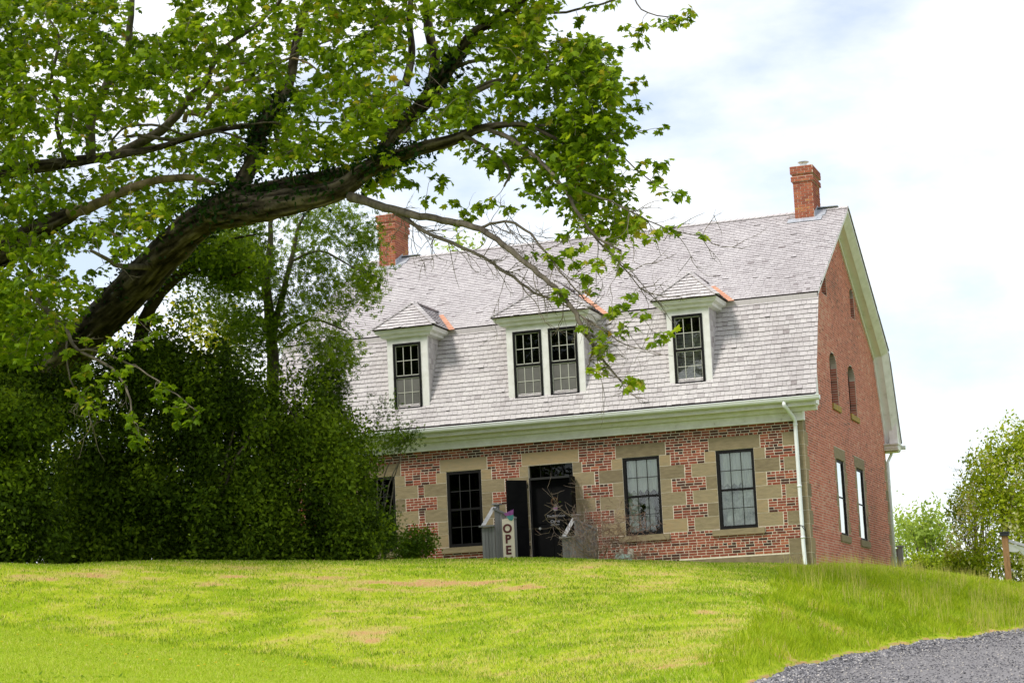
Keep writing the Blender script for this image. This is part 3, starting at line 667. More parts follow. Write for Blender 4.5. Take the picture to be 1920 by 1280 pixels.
# --------------------------------- roof shingles
def shingle_plane(mb, P0, U, Vd, length, ab, expo=0.147, thick=0.017, wmin=0.08, wmax=0.2, dark=0.05, base=0.6):
    """P0 low-left corner, U along the course, Vd up the slope; ab(v) -> (u0,u1)"""
    P0 = np.array(P0, float); U = np.array(U, float); Vd = np.array(Vd, float); U /= np.linalg.norm(U); Vd /= np.linalg.norm(Vd)
    N = np.cross(U, Vd); nrow = int(math.ceil(length / expo))
    for r_ in range(nrow):
        v0 = r_ * expo; v1 = min(v0 + expo * 1.12, length + 0.02)
        lo, hi = ab(v0 + expo * .5)
        if hi - lo < 0.05: continue
        x = lo - R.uniform(0, wmax * .5)
        rowt = R.normal(0, .05)
        while x < hi:
            wd_ = R.uniform(wmin, wmax); a = max(x, lo); b = min(x + wd_ - 0.006, hi); x += wd_
            if b - a < 0.015: continue
            pw3 = P0 + U * x + Vd * v0
            tn_ = np.clip((vnoise([[pw3[0] * 1.0, v0 * .22, pw3[1] * .1]], 1.3, 19, 2)[0] - .5) * .42 + R.normal(base, 0.075) + rowt * .6 - (0.28 if R.uniform() < dark else 0), 0, 1); th = thick * R.uniform(.85, 1.2); dv = R.uniform(-.008, .008)
            if R.uniform() < dark * 0.35: th *= 1.8
            q = lambda u, v, n_: P0 + U * u + Vd * v + N * n_
            mb.hexa([q(a, v0 + dv, 0.0), q(b, v0 + dv, 0.0), q(b, v1, -.012), q(a, v1, -.012), q(a, v0 + dv, th), q(b, v0 + dv, th), q(b, v1, 0.002), q(a, v1, 0.002)], 0, tn_)
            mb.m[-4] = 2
rf = MB()
XR0, XR1 = XL - OH, OH + 0.02
low = np.array([0, YK + YE, ZK - ZE]); up_ = np.array([0, DP / 2 - YK, ZR - ZK])
shingle_plane(rf, (XR0, -YE, ZE), (1, 0, 0), low, np.linalg.norm(low) - 0.10, lambda v: (0, XR1 - XR0), 0.142, 0.022, dark=0.03)
shingle_plane(rf, (XR0, YK - .03, ZK - .01), (1, 0, 0), up_, np.linalg.norm(up_) - .02, lambda v: (0, XR1 - XR0), 0.150, 0.016, dark=0.05)
# back slopes: broad courses
lowb = np.array([0, -(YK + YE), ZK - ZE]); upb = np.array([0, -(DP / 2 - YK), ZR - ZK])
shingle_plane(rf, (XR1, DP + YE, ZE), (-1, 0, 0), lowb, np.linalg.norm(lowb) - .1, lambda v: (0, XR1 - XR0), 0.3, 0.02, .4, .9)
shingle_plane(rf, (XR1, DP - YK + .03, ZK - .01), (-1, 0, 0), upb, np.linalg.norm(upb) - .02, lambda v: (0, XR1 - XR0), 0.3, 0.02, .4, .9)
inn = off_poly(0.035)
for i in range(4):      # boards under the shingles
    a, b, c_, d_ = ROOF[i], ROOF[i + 1], inn[i + 1], inn[i]
    o_ = off_poly(0.012); a, b = o_[i], o_[i + 1]
    rf.hexa([(XR0, a[0], a[1]), (XR1 - .02, a[0], a[1]), (XR1 - .02, d_[0], d_[1]), (XR0, d_[0], d_[1]), (XR0, b[0], b[1]), (XR1 - .02, b[0], b[1]), (XR1 - .02, c_[0], c_[1]), (XR0, c_[0], c_[1])], 1)
# ridge caps
x = XR0
while x < XR1 - .05:
    w_ = R.uniform(.16, .2); s_ = math.radians(30)
    for sg in (-1, 1):
        rf.hexa([(x, DP / 2, ZR + .02), (min(x + w_ * 1.1, XR1), DP / 2, ZR + .035), (min(x + w_ * 1.1, XR1), DP / 2 + sg * .13, ZR - .03), (x, DP / 2 + sg * .13, ZR - .045),
                 (x, DP / 2, ZR + .045), (min(x + w_ * 1.1, XR1), DP / 2, ZR + .06), (min(x + w_ * 1.1, XR1), DP / 2 + sg * .13, ZR - .01), (x, DP / 2 + sg * .13, ZR - .02)], 0, R.uniform(.5, .9))
    x += w_
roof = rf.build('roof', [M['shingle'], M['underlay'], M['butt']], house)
kb = MB()
kb.box(XR0, XR1 - .03, YK - .105, YK - .02, ZK - .235, ZK - .05, 0, .55)
kb.build('knuckle_board', M['shingle'], house)
# rake boards on the gable: fascia, soffit, frieze
def rake(mb, d0, d1, x0, x1):
    A, B = off_poly(d0), off_poly(d1)
    for i in range(4):
        mb.hexa([(x0, *A[i]), (x1, *A[i]), (x1, *A[i + 1]), (x0, *A[i + 1]), (x0, *B[i]), (x1, *B[i]), (x1, *B[i + 1]), (x0, *B[i + 1])])
rk = MB(); rake(rk, 0.04, 0.115, OH - .04, OH - .012)
rk.build('fascia', M['white2'], house)
rk = MB(); rake(rk, 0.26, 0.285, -.02, .258)
rk.build('soffit', M['white2'], house)
rk = MB()
A_, B_, A2, B2 = off_poly(.283), off_poly(.125), off_poly(.255), off_poly(.095)
for i in range(4):
    rk.hexa([(.261, *A_[i]), (OH - .02, *B_[i]), (OH - .02, *B_[i + 1]), (.261, *A_[i + 1]), (.261, *A2[i]), (OH - .02, *B2[i]), (OH - .02, *B2[i + 1]), (.261, *A2[i + 1])])
rk.build('cove', M['white'], house)
rk = MB(); rake(rk, 0.29, 0.42, 0.0, .045)
rk.build('frieze', M['white'], house)
rk = MB(); rake(rk, 0.04, 0.25, XL - OH + .012, XL - OH + .04)
rk.build('fascia', M['white2'], house)
# eaves box, frieze and gutters, front and back
ev = MB()
ev.box(XL, 0.02, -.075, 0.0, FZ + .02, 3.9); ev.box(XL, 0.045, -.1, 0.0, FZ - .02, FZ + .018)
ev.box(XL - OH, OH - .05, -.44, 0.0, 3.9, 3.93); ev.box(XL - OH, OH - .05, -.43, -.40, 3.932, 4.13)
ev.box(XL - OH, OH - .05, -.2, -.077, 3.80, 3.898)
ev.box(0.0, 0.03, 0.002, .16, FZ, 3.9)
ev.prism([(-.43, 3.932), (0.0, 3.932), (0.0, 4.9), (-.38, 4.1)], 0, OH - .047, OH - .015)
ev.build('cornice', M['white'], house)
ev = MB()
ev.box(XL - OH, OH - .06, DP, DP + .44, 3.9, 3.93); ev.box(-.3, OH - .06, DP + .40, DP + .43, 3.932, 4.13); ev.box(0, OH - .02, DP - .16, DP + .40, 3.94, 4.10)
ev.box(0.005, OH + .0, DP - .28, DP + .62, 4.102, 4.145); ev.box(0.005, OH - .04, DP - .2, DP + .5, 4.0, 4.10)
ev.prism([(DP - .02, 4.146), (DP + .46, 4.146), (DP + .40, 4.35), (DP + .02, 4.9)], 0, OH - .3, OH - .045)
ev.build('cornice', M['white'], house)
def gutter(y, x0, x1, sgn, zt=4.12, r_=0.082):
    mb = MB(); n = 9; prof = []
    for k in range(n):
        a = math.pi * k / (n - 1); prof.append((y - sgn * r_ * math.cos(a), zt - r_ * 1.5 * math.sin(a)))
    prof2 = [(y + (p[0] - y) * .9, zt + (p[1] - zt) * .93) for p in prof]
    for k in range(n - 1):
        (a, za), (b, zb), (c, zc), (e, ze) = prof[k], prof[k + 1], prof2[k + 1], prof2[k]
        mb.hexa([(x0, a, za), (x1, a, za), (x1, e, ze), (x0, e, ze), (x0, b, zb), (x1, b, zb), (x1, c, zc), (x0, c, zc)])
    mb.tube([(x0, prof[0][0], zt), (x1, prof[0][0], zt)], 0.012, 6)
    mb.prism(prof, 0, x1, x1 + .006); mb.prism(prof, 0, x0 - .006, x0)
    return mb.build('gutter', M['gutter'], house)
gutter(-.53, XL - OH, OH + .1, 1); gutter(DP + .55, XL - OH, OH + .1, -1)
dp = MB(); px_ = -.175
dp.tube([(px_ - .17, -.53, 4.02), (px_ - .17, -.53, 3.93), (px_ - .13, -.45, 3.86), (px_ - .03, -.2, 3.66), (px_, -.13, 3.56), (px_, -.12, 3.3), (px_, -.12, 1.9), (px_, -.12, 0.5), (px_ + .02, -.16, 0.0), (px_ + .02, -.17, -.3)], 0.052, 10)
for z in (3.45, 1.9, 0.62): dp.tube([(px_, -.12, z), (px_, -.12, z + .05)], 0.06, 10)
dpo = dp.build('downpipe', M['gutter'], house, smooth=True)
wr = MB(); wr.tube([(px_ - .06, -.15, .95), (px_ + .05, -.19, .92), (px_ + .08, -.14, .86), (px_ + .10, -.12, .62), (px_ + .09, -.14, .45)], 0.008, 5); wr.tube([(px_ - .06, -.14, .93), (px_ + .02, -.18, .90), (px_ + .08, -.13, .8)], 0.007, 5)
wr.build('cable_tie', M['black'], dpo)
dp = MB(); dp.tube([(.12, DP + .5, 4.0), (.12, DP + .4, 3.85), (.04, DP + .1, 3.6), (.04, DP + .07, 3.2), (.04, DP + .07, -.3)], 0.05, 8); dp.build('downpipe', M['gutter'], house, smooth=True)

# --------------------------------- windows
def window(parent, x0, x1, z0, z1, y, name='window', style='black', muntin='dmuntin', curtains=None, glass='glass', fw=0.075, rm_=.3, rd=1.6):
    """double-hung window in a wall facing -Y; glass plane at y"""
    zm = (z0 + z1) / 2 - 0.01
    f = MB()
    f.box(x0, x0 + fw, y - .06, y + .08, z0, z1); f.box(x1 - fw, x1, y - .06, y + .08, z0, z1); f.box(x0 + fw, x1 - fw, y - .06, y + .08, z1 - fw, z1); f.box(x0 + fw, x1 - fw, y - .06, y + .08, z0, z0 + fw * 1.15)
    f.box(x0 + fw, x1 - fw, y - .035, y + .03, zm - .028, zm + .028)
    w_ = f.build(name, M['black'], parent)
    a0, a1 = x0 + fw, x1 - fw
    g_ = MB(); g_.box(a0, a1, y - .003, y + .003, zm + .028, z1 - fw); g_.box(a0, a1, y + .0, y + .006, z0 + fw * 1.15, zm - .028); g_.build('pane', M[glass], w_)
    mu = MB(); tk = 0.017
    for (b0, b1, yy) in ((zm + .03, z1 - fw - .002, y - .012), (z0 + fw * 1.15 + .002, zm - .03, y - .008)):
        for k in (1, 2):
            xx = a0 + (a1 - a0) * k / 3; mu.box(xx - tk / 2, xx + tk / 2, yy - .012, yy, b0, b1)
        zz = (b0 + b1) / 2
        for k in range(3):
            q0 = a0 + (a1 - a0) * k / 3 + tk / 2 + .001; q1 = a0 + (a1 - a0) * (k + 1) / 3 - tk / 2 - .001
            mu.box(q0, q1, yy - .012, yy, zz - tk / 2, zz + tk / 2)
        if muntin == 'muntin':
            mu.box(a0, a0 + .02, yy - .012, yy, b0, b1); mu.box(a1 - .02, a1, yy - .012, yy, b0, b1)
            mu.box(a0 + .021, a1 - .021, yy - .012, yy, b0, b0 + .02); mu.box(a0 + .021, a1 - .021, yy - .012, yy, b1 - .02, b1)
    mu.build('muntin', M[muntin], w_)
    rm = MB()      # dark room behind
    rm.quad((x0 - rm_, y + rd, z0 - min(rm_, .3)), (x1 + rm_, y + rd, z0 - min(rm_, .3)), (x1 + rm_, y + rd, z1 + rm_), (x0 - rm_, y + rd, z1 + rm_))
    for xx in (x0 - rm_, x1 + rm_): rm.quad((xx, y + .1, z0 - min(rm_, .3)), (xx, y + rd, z0 - min(rm_, .3)), (xx, y + rd, z1 + rm_), (xx, y + .1, z1 + rm_))
    for zz in (z0 - min(rm_, .3), z1 + rm_): rm.quad((x0 - rm_, y + .1, zz), (x1 + rm_, y + .1, zz), (x1 + rm_, y + rd, zz), (x0 - rm_, y + rd, zz))
    rm.build('room', M['room'], w_)
    return w_
def valance(w_, x0, x1, ztop, zbot, y, zig=5, amp=0.09, mat='curtain', name='curtain'):
    nx = 60; V = []; F = []
    for i in range(nx + 1):
        u = i / nx; x = x0 + (x1 - x0) * u; yy = y + 0.02 * math.sin(u * 40) + 0.012 * math.sin(u * 91)
        tri = abs(((u * zig) % 1) - 0.5) * 2
        V += [(x, yy, ztop), (x, yy, (ztop + zbot) / 2), (x, yy, zbot - amp * (1 - tri) + amp * .5)]
    for i in range(nx):
        for k in (0, 1): a = i * 3 + k; F.append((a, a + 1, a + 4, a + 3))
    return fast_mesh(name, V, F, M[mat], w_)
w0 = []
for i, (a, b) in enumerate(WIN):
    wn = window(house, a, b, ZB, ZT, 0.07, muntin='dmuntin', glass='glassd' if i < 2 else 'glass')
    st = stone_mesh(SUR[i][:-1], 'front', wn, 'surround'); sl = MB(); q = SUR[i][-1]; sl.box(q[0], q[1], -.06, .01, q[2], q[3] + .008, 0, .45); sl.build('sill', M['stone'], wn)
    w0.append(wn)
a, b = WIN[2]; valance(w0[2], a + .05, b - .05, ZT, 2.10, .15)
cm = MB(); cm.box(a + .05, a + .36, .16, .175, ZB, 2.12); cm.build('curtain', M['roomg'], w0[2])
cm = MB(); cm.box(a + .43, a + .66, .5, .52, ZB + .15, 1.95); cm.build('curtain', M['sheer'], w0[2])
a, b = WIN[3]; valance(w0[3], a + .05, b - .05, ZT, 2.10, .15); valance(w0[3], a + .05, b - .05, 2.15, ZB - .1, .19, 3, 0.02, 'sheer', 'sheer_curtain')

# gable windows: glass set back in stone surrounds
for i, (a, b) in enumerate(GW):
    z0, z1 = 0.91, 2.985; xg = -.055
    f = MB(); fw = .07
    f.box(xg - .08, xg + .012, a, a + fw, z0, z1); f.box(xg - .08, xg + .03, b - fw * 1.6, b, z0, z1); f.box(xg - .08, xg + .02, a + fw, b - fw * 1.6, z1 - fw, z1); f.box(xg - .08, xg + .02, a + fw, b - fw * 1.6, z0, z0 + .08); f.box(xg - .03, xg + .012, a + fw, b - fw * 1.6, 1.935, 1.975)
    wn = f.build('window', M['black'], house)
    g_ = MB(); g_.box(xg - .003, xg + .003, a + fw, b - fw * 1.6, z0 + .08, 1.93); g_.box(xg - .003, xg + .003, a + fw, b - fw * 1.6, 1.98, z1 - fw); g_.build('pane', M['glassg'], wn)
    cu = MB(); cu.quad((xg - .25, a - .1, z0 - .1), (xg - .25, b + .1, z0 - .1), (xg - .25, b + .1, z1 + .1), (xg - .25, a - .1, z1 + .1)); cu.build('curtain', M['curtain'], wn)
    lst = GSUR[i]; st = stone_mesh(lst[:-1], 'gable', wn, 'surround')
    rv = MB(); rv.box(-.10, -.031, b, b + .02, z0, z1, 0, .3); rv.box(-.10, -.031, a - .02, a, z0, z1, 0, .3); rv.box(-.10, -.031, a, b, z1, z1 + .02, 0, .3); rv.build('reveal', M['stone'], wn)
    q = lst[-1]; sl = MB(); sl.box(-.16, .05, q[0], q[1], q[2], q[3], 0, .5); sl.build('sill', M['stone'], wn)
M['lichen'] = mat_noise('lichened sill', [(0.35, (0.22, 0.17, 0.09)), (0.6, (0.40, 0.27, 0.05))], 8, 0.9)
for j, (y0, y1, z0, z1) in enumerate(ARCH + UP):
    pn = MB(); pn.prism(arch_poly(y0 + .02, y1 - .02, z0, z1 - .02), 0, -.20, -.17)
    wn = pn.build('blind_window', M['room'], house)
    fr = MB(); fr.box(-.168, -.12, y0 + .0, y0 + .09, z0, z1 - .35); fr.build('frame', M['blackdoor'], wn)
    if j < 2:
        fr = MB(); fr.box(-.26, .05, y0 - .05, y1 + .1, z0 - .16, z0); fr.build('sill', M['lichen'], wn)

# --------------------------------- front door
dd = MB()
dd.box(DOOR[0], DOOR[1], .20, .25, DZ0, 2.6)
for (a, b) in ((DOOR[0] + .1, -6.8), (-6.68, DOOR[1] - .1)):
    for (z0, z1) in ((.6, 1.3), (1.45, 2.4)): dd.box(a, b, .185, .199, z0, z1)
door = dd.build('door', M['blackdoor'], house)
kn = MB(); kn.tube([(-7.14, .199, 1.33), (-7.14, .15, 1.33)], .022, 10); kn.tube([(-7.14, .15, 1.33), (-7.14, .125, 1.33)], .034, 10); kn.build('knob', M['steel'], door)
tb = MB(); tb.box(DOOR[0], DOOR[1], .02, .16, 2.60, 2.655); tb.build('transom_bar', M['dmuntin'], door)
tr_ = MB(); tr_.box(DOOR[0], DOOR[1], .12, .13, 2.656, DZ1); tr_.build('transom_pane', M['glassd'], door)
tr_ = MB()
for k in (1, 2, 3): xx = DOOR[0] + 1.224 * k / 4; tr_.box(xx - .01, xx + .01, .10, .118, 2.656, DZ1)
tr_.box(DOOR[0], DOOR[0] + .05, .02, .16, DZ0, 2.6); tr_.box(DOOR[1] - .05, DOOR[1], .02, .16, DZ0, 2.6)
tr_.build('door_frame', M['black'], door)
tr_ = MB(); tr_.quad((DOOR[0] - .2, .8, .3), (DOOR[1] + .2, .8, .3), (DOOR[1] + .2, .8, 3.1), (DOOR[0] - .2, .8, 3.1)); tr_.build('room', M['room'], door)
stone_mesh(SURD, 'front', door, 'surround')
def leaf(hx, hy, ox, oy):
    mb = MB(); h0 = np.array([hx, hy]); o0 = np.array([ox, oy]); u = (o0 - h0); ln = np.linalg.norm(u); u /= ln; nrm = np.array([-u[1], u[0]])
    def bx(s0, s1, n0, n1, z0, z1):
        P = [h0 + u * s + nrm * n_ for n_ in (n0, n1) for s in (s0, s1)]
        mb.hexa([(*P[0], z0), (*P[1], z0), (*P[3], z0), (*P[2], z0), (*P[0], z1), (*P[1], z1), (*P[3], z1), (*P[2], z1)])
    bx(0, ln, -.018, .018, DZ0, 2.6)
    for z0, z1 in ((.55, 1.25), (1.4, 1.95), (2.05, 2.48)):
        bx(.09, ln - .09, .0185, .026, z0, z1); bx(.09, ln - .09, -.026, -.0185, z0, z1)
    o_ = mb.build('storm_door', M['blackdoor'], house)
    for z in (.8, 2.4):
        hg = MB(); hg.box(hx - .03, hx + .03, hy - .03, hy + .02, z, z + .09); hg.build('hinge', M['black'], o_)
leaf(-7.40, -.05, -7.81, -.5); leaf(-6.08, -.05, -6.02, -.62)
stp = MB(); stp.box(-8.0, -5.4, -1.3, -.03, -.2, .38); stp.build('landing', M['greywood'], house)

# --------------------------------- dormers
def dormer(x0, x1, wins, cx0, cx1, apex_z):
    yf = -.22; z0 = 4.66; z1 = 6.67
    d_ = MB()
    # white casing on the face, built round the openings
    xs_ = [x0] + [q for w_ in wins for q in w_] + [x1]
    wz0, wz1 = 4.72, 6.53
    for k in range(0, len(xs_), 2): d_.box(xs_[k], xs_[k + 1], yf, yf + .06, z0, z1)
    for (a, b) in wins: d_.box(a, b, yf, yf + .06, wz1, z1)
    dm = d_.build('dormer', M['white'], house)
    for sx, xx in ((-1, x0), (1, x1)):      # shingled cheeks
        ck = MB()
        z = z0
        while z < z1:
            yback = -YE + (z - ZE) * (YK + YE) / (ZK - ZE) + .3
            y = yf + .06
            while y < yback:
                wd_ = R.uniform(.1, .2); t_ = np.clip(R.normal(.5, .13), 0, 1); e_ = .012
                if sx > 0: ck.box(xx - .03, xx - .006 + e_ * R.uniform(.3, 1), y, min(y + wd_ - .005, yback), z + .002, z + .14, 0, t_)
                else: ck.box(xx + .006 - e_ * R.uniform(.3, 1), xx + .03, y, min(y + wd_ - .005, yback), z + .002, z + .14, 0, t_)
                y += wd_
            z += .142
        ck.box(xx - .028 if sx > 0 else xx + .012, xx - .012 if sx > 0 else xx + .028, yf + .06, 1.1, z0, z1, 1)
        ck.build('cheek', [M['shingle'], M['underlay']], dm)
    co = MB()     # cornice: frieze step, bed, crown
    yb = 0.75; pr = [(.0, 6.67), (.09, 6.70), (.10, 6.76), (.17, 6.80), (.20, 6.90)]
    lx = x0 - cx0; rx = cx1 - x1
    for (p0, q0), (p1, q1) in zip(pr[:-1], pr[1:]):
        f0, f1 = p0 / .2, p1 / .2
        A = [(x0 - lx * f0, yb), (x0 - lx * f0, yf - p0), (x1 + rx * f0, yf - p0), (x1 + rx * f0, yb)]; B = [(x0 - lx * f1, yb), (x0 - lx * f1, yf - p1), (x1 + rx * f1, yf - p1), (x1 + rx * f1, yb)]
        for k in range(3): co.quad((*A[k], q0), (*A[k + 1], q0), (*B[k + 1], q1), (*B[k], q1))
    co.quad((cx0, yb, 6.90), (cx0, yf - .2, 6.90), (cx1, yf - .2, 6.90), (cx1, yb, 6.90))
    co.build('cornice', M['white'], dm)
    # hipped roof
    r_ = MB(); ye = yf - .23; e0, e1 = cx0 - .03, cx1 + .03; xc = (e0 + e1) / 2; hw = (e1 - e0) / 2; zb = 6.915; rise = apex_z - zb; ya = ye + hw * .95
    ybk = YK + (apex_z - ZK) * (DP / 2 - YK) / (ZR - ZK) + .1
    r_.add([(e0, ye, zb), (e1, ye, zb), (xc, ya, apex_z - .02), (xc, ybk, apex_z - .02), (e0, YK + .05, zb), (e1, YK + .05, zb)], [(0, 1, 2), (1, 5, 3, 2), (0, 2, 3, 4), (0, 4, 5, 1)], 1)
    fl = math.hypot(ya - ye, rise); shingle_plane(r_, (e0, ye - .03, zb - .005), (1, 0, 0), (0, ya - ye, rise), fl, lambda v: (hw * v / fl, 2 * hw - hw * v / fl), .135, .024)
    sl = math.hypot(hw, rise)
    mainy = lambda z: YK + (z - ZK) * (DP / 2 - YK) / (ZR - ZK)
    for sg in (1, -1):
        if sg > 0: shingle_plane(r_, (e1 + .02, ye, zb - .005), (0, 1, 0), (-hw, 0, rise), sl, lambda v: ((ya - ye) * v / sl, max(mainy(zb + rise * v / sl), YK - .05) - ye + .05), .135, .024)
        else: shingle_plane(r_, (e0 - .02, ybk, zb - .005), (0, -1, 0), (hw, 0, rise), sl, lambda v: (ybk - max(mainy(zb + rise * v / sl), YK - .05) - .05, ybk - ye - (ya - ye) * v / sl), .135, .024)
    for sx in (0, 1):     # hip caps
        a_ = np.array([e0 if sx == 0 else e1, ye, zb + .02]); b_ = np.array([xc, ya, apex_z + .02]); nseg = max(5, int(np.linalg.norm(b_ - a_) / .15))
        for k in range(nseg):
            p = a_ + (b_ - a_) * k / nseg; q = a_ + (b_ - a_) * (k + 1.15) / nseg
            r_.bar(p + np.array([0, 0, .02]), q, .15, .018, (0, 0, 1), 0, R.uniform(.45, .95))
    r_.bar((xc, ya, apex_z + .02), (xc, ybk, apex_z + .02), .2, .02, (0, 0, 1), 0, .6)
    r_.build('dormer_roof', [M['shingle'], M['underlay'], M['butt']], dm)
    fl_ = MB()     # copper valley on the right-hand side
    za, zb2 = zb - .03, zb + rise * .78
    p0 = np.array([e1 + .03, mainy(za) - .05, za]); p1 = np.array([e1 - hw * .74, mainy(zb2), zb2 + .0])
    n_ = np.array([0, -.5, .866]) * .03
    fl_.hexa([p0 + n_ - np.array([.06, 0, 0]), p0 + n_ + np.array([.17, .0, 0]), p1 + n_ + np.array([.10, 0, 0]), p1 + n_ - np.array([.06, 0, 0])] + [p + .3 * n_ for p in (p0 + n_ - np.array([.06, 0, 0]), p0 + n_ + np.array([.17, 0, 0]), p1 + n_ + np.array([.10, 0, 0]), p1 + n_ - np.array([.06, 0, 0]))])
    fl_.build('flashing', M['copper'], dm)
    for (a, b) in wins:
        full = len(wins) == 1 and x0 > -5
        wn = window(dm, a, b, wz0, wz1, yf + .035, muntin='muntin', glass='glass' if full else 'glassd', fw=.062, rm_=.03, rd=.6)
        if not full:
            zm = (wz0 + wz1) / 2 - .04
            sc = MB(); sc.box(a + .062, b - .062, yf + .0275, yf + .030, wz0 + .07, zm); sc.build('screen', M['screen'], wn)
    return dm
dormer(-11.14, -9.97, [(-10.97, -10.17)], -11.44, -9.70, 7.72)
dormer(-7.72, -5.59, [(-7.54, -6.745), (-6.55, -5.76)], -8.03, -5.33, 7.98)
dormer(-3.325, -2.20, [(-3.18, -2.38)], -3.64, -1.92, 7.72)

# --------------------------------- chimneys
def chimney(x0, x1, y0, y1, zb, zt, cap):
    mb = MB(); ins = .012
    mb.box(x0 + ins, x1 - ins, y0 + ins, y1 - ins, zb, zt - .02, 1)
    z = zb; k = 0
    while z < zt - .05:
        hgt = .0745; zz = zt - z
        grow = .0
        if zz < .24: grow = .055
        elif .36 < zz < .47: grow = .045
        elif zz < .30: grow = .02
        a, b, c_, e_ = x0 - grow, x1 + grow, y0 - grow, y1 + grow
        if grow: mb.box(a + .01, b - .01, c_ + .01, e_ - .01, z, z + hgt - .002, 1)
        for (u0, u1, fx) in ((a, b, 0), (c_, e_, 1), (a, b, 2), (c_, e_, 3)):
            u = u0 - (.1 if k % 2 else 0)
            while u < u1:
                s0, s1 = max(u, u0), min(u + .2, u1); u += .216
                if s1 - s0 < .03: continue
                tn_ = np.clip(R.normal(.5, .15), 0, 1)
                if fx == 0: mb.box(s0, s1, c_, c_ + .02, z, z + hgt - .015, 0, tn_)
                elif fx == 1: mb.box(b - .02, b, s0 + (.021 if s0 == u0 else 0), s1 - (.021 if s1 == u1 else 0), z, z + hgt - .015, 0, tn_)
                elif fx == 2: mb.box(s0, s1, e_ - .02, e_, z, z + hgt - .015, 0, tn_)
                else: mb.box(a, a + .02, s0 + .021, s1 - .021, z, z + hgt - .015, 0, tn_)
        z += hgt; k += 1
    ch = mb.build('chimney', [M['cbrick'], M['cmortar']], house)
    fl_ = MB(); zf = ZK + (y0 - YK) * (ZR - ZK) / (DP / 2 - YK)
    sl = (ZR - ZK) / (DP / 2 - YK)
    n_ = .035
    fl_.hexa([(x0 - .2, y0 - .25, zf - .25 * sl + n_), (x1 + .22, y0 - .25, zf - .25 * sl + n_), (x1 + .22, y0 + .02, zf + .02 * sl + n_), (x0 - .2, y0 + .02, zf + .02 * sl + n_), (x0 - .2, y0 - .25, zf - .25 * sl + n_ + .012), (x1 + .22, y0 - .25, zf - .25 * sl + n_ + .012), (x1 + .22, y0 + .02, zf + .02 * sl + n_ + .012), (x0 - .2, y0 + .02, zf + .02 * sl + n_ + .012)])
    fl_.hexa([(x1 + .002, y0 - .02, zf), (x1 + .014, y0 - .02, zf), (x1 + .014, DP / 2, ZR), (x1 + .002, DP / 2, ZR), (x1 + .002, y0 - .02, zf + .2), (x1 + .014, y0 - .02, zf + .2), (x1 + .014, DP / 2, ZR + .16), (x1 + .002, DP / 2, ZR + .16)])
    fl_.hexa([(x1 + .015, y0 + .0, zf + n_), (x1 + .28, y0 + .1, zf + .1 * sl + n_), (x1 + .28, DP / 2, ZR + n_), (x1 + .015, DP / 2, ZR + n_ + .01), (x1 + .015, y0 + .0, zf + n_ + .012), (x1 + .28, y0 + .1, zf + .1 * sl + n_ + .012), (x1 + .28, DP / 2, ZR + n_ + .03), (x1 + .015, DP / 2, ZR + n_ + .03)])
    fl_.bar((x1 + .02, DP / 2, ZR + .075), (x1 + .6, DP / 2, ZR + .07), .24, .02)
    fl_.build('flashing', M['lead'], ch)
    xc, yc = (x0 + x1) / 2, y0 + .35
    if cap:
        cp2 = MB(); cp2.tube([(xc, yc, zt - .05), (xc, yc, zt + .11)], .1, 14); cp2.tube([(xc, yc, zt + .035), (xc, yc, zt + .05)], .125, 14)
        for k in range(4): a = k * 1.57 + .4; cp2.bar((xc + .1 * math.cos(a), yc + .1 * math.sin(a), zt + .1), (xc + .11 * math.cos(a), yc + .11 * math.sin(a), zt + .17), .012, .012, (1, .3, 0))
        cp2.tube([(xc, yc, zt + .165), (xc, yc, zt + .18), (xc, yc, zt + .20)], [.165, .165, .05], 16)
        cp2.build('flue_cap', M['steel'], ch)
    else:
        cp2 = MB(); cp2.tube([(xc + .1, yc, zt - .05), (xc + .1, yc, zt + .05)], .07, 12); cp2.tube([(xc, yc, zt + .09), (xc, yc, zt + .1)], .14, 12); cp2.bar((xc, yc, zt), (xc, yc, zt + .09), .02, .02, (1, 0, 0)); cp2.build('flue_cap', M['steel'], ch)
chimney(-.98, -.42, 6.1, 7.22, 9.6, 11.62, True)
chimney(-13.9, -13.36, 6.1, 7.22, 9.6, 11.68, False)

# ------------------------------------------------------------------ porch railings, signs, tub
def railing(name, pts_panel, slope, front, post, label, y0=-1.5):
    r_ = empty(name, (pts_panel[0][0], pts_panel[0][1], .3), label, 'railing', 'grey railings either side of the front steps')
    return r_
def boards(mb, A, B, zt0, zt1, zb, th=0.03, n=9):
    A = np.array(A, float); B = np.array(B, float); u = (B - A); ln = np.linalg.norm(u); u /= ln; nn = np.array([u[1], -u[0]])
    for k in range(n):
        s0 = ln * k / n + .004; s1 = ln * (k + 1) / n - .004; j = 0.006 * (k % 2)
        P = [A + u * s0 + nn * (j), A + u * s1 + nn * (j), A + u * s1 - nn * th, A + u * s0 - nn * th]
        za, zb_ = zt0 + (zt1 - zt0) * s0 / ln, zt0 + (zt1 - zt0) * s1 / ln
        mb.hexa([(*P[0], zb), (*P[1], zb), (*P[2], zb), (*P[3], zb), (*P[0], za), (*P[1], zb_), (*P[2], zb_), (*P[3], za)], 0, R.uniform(.3, .8))
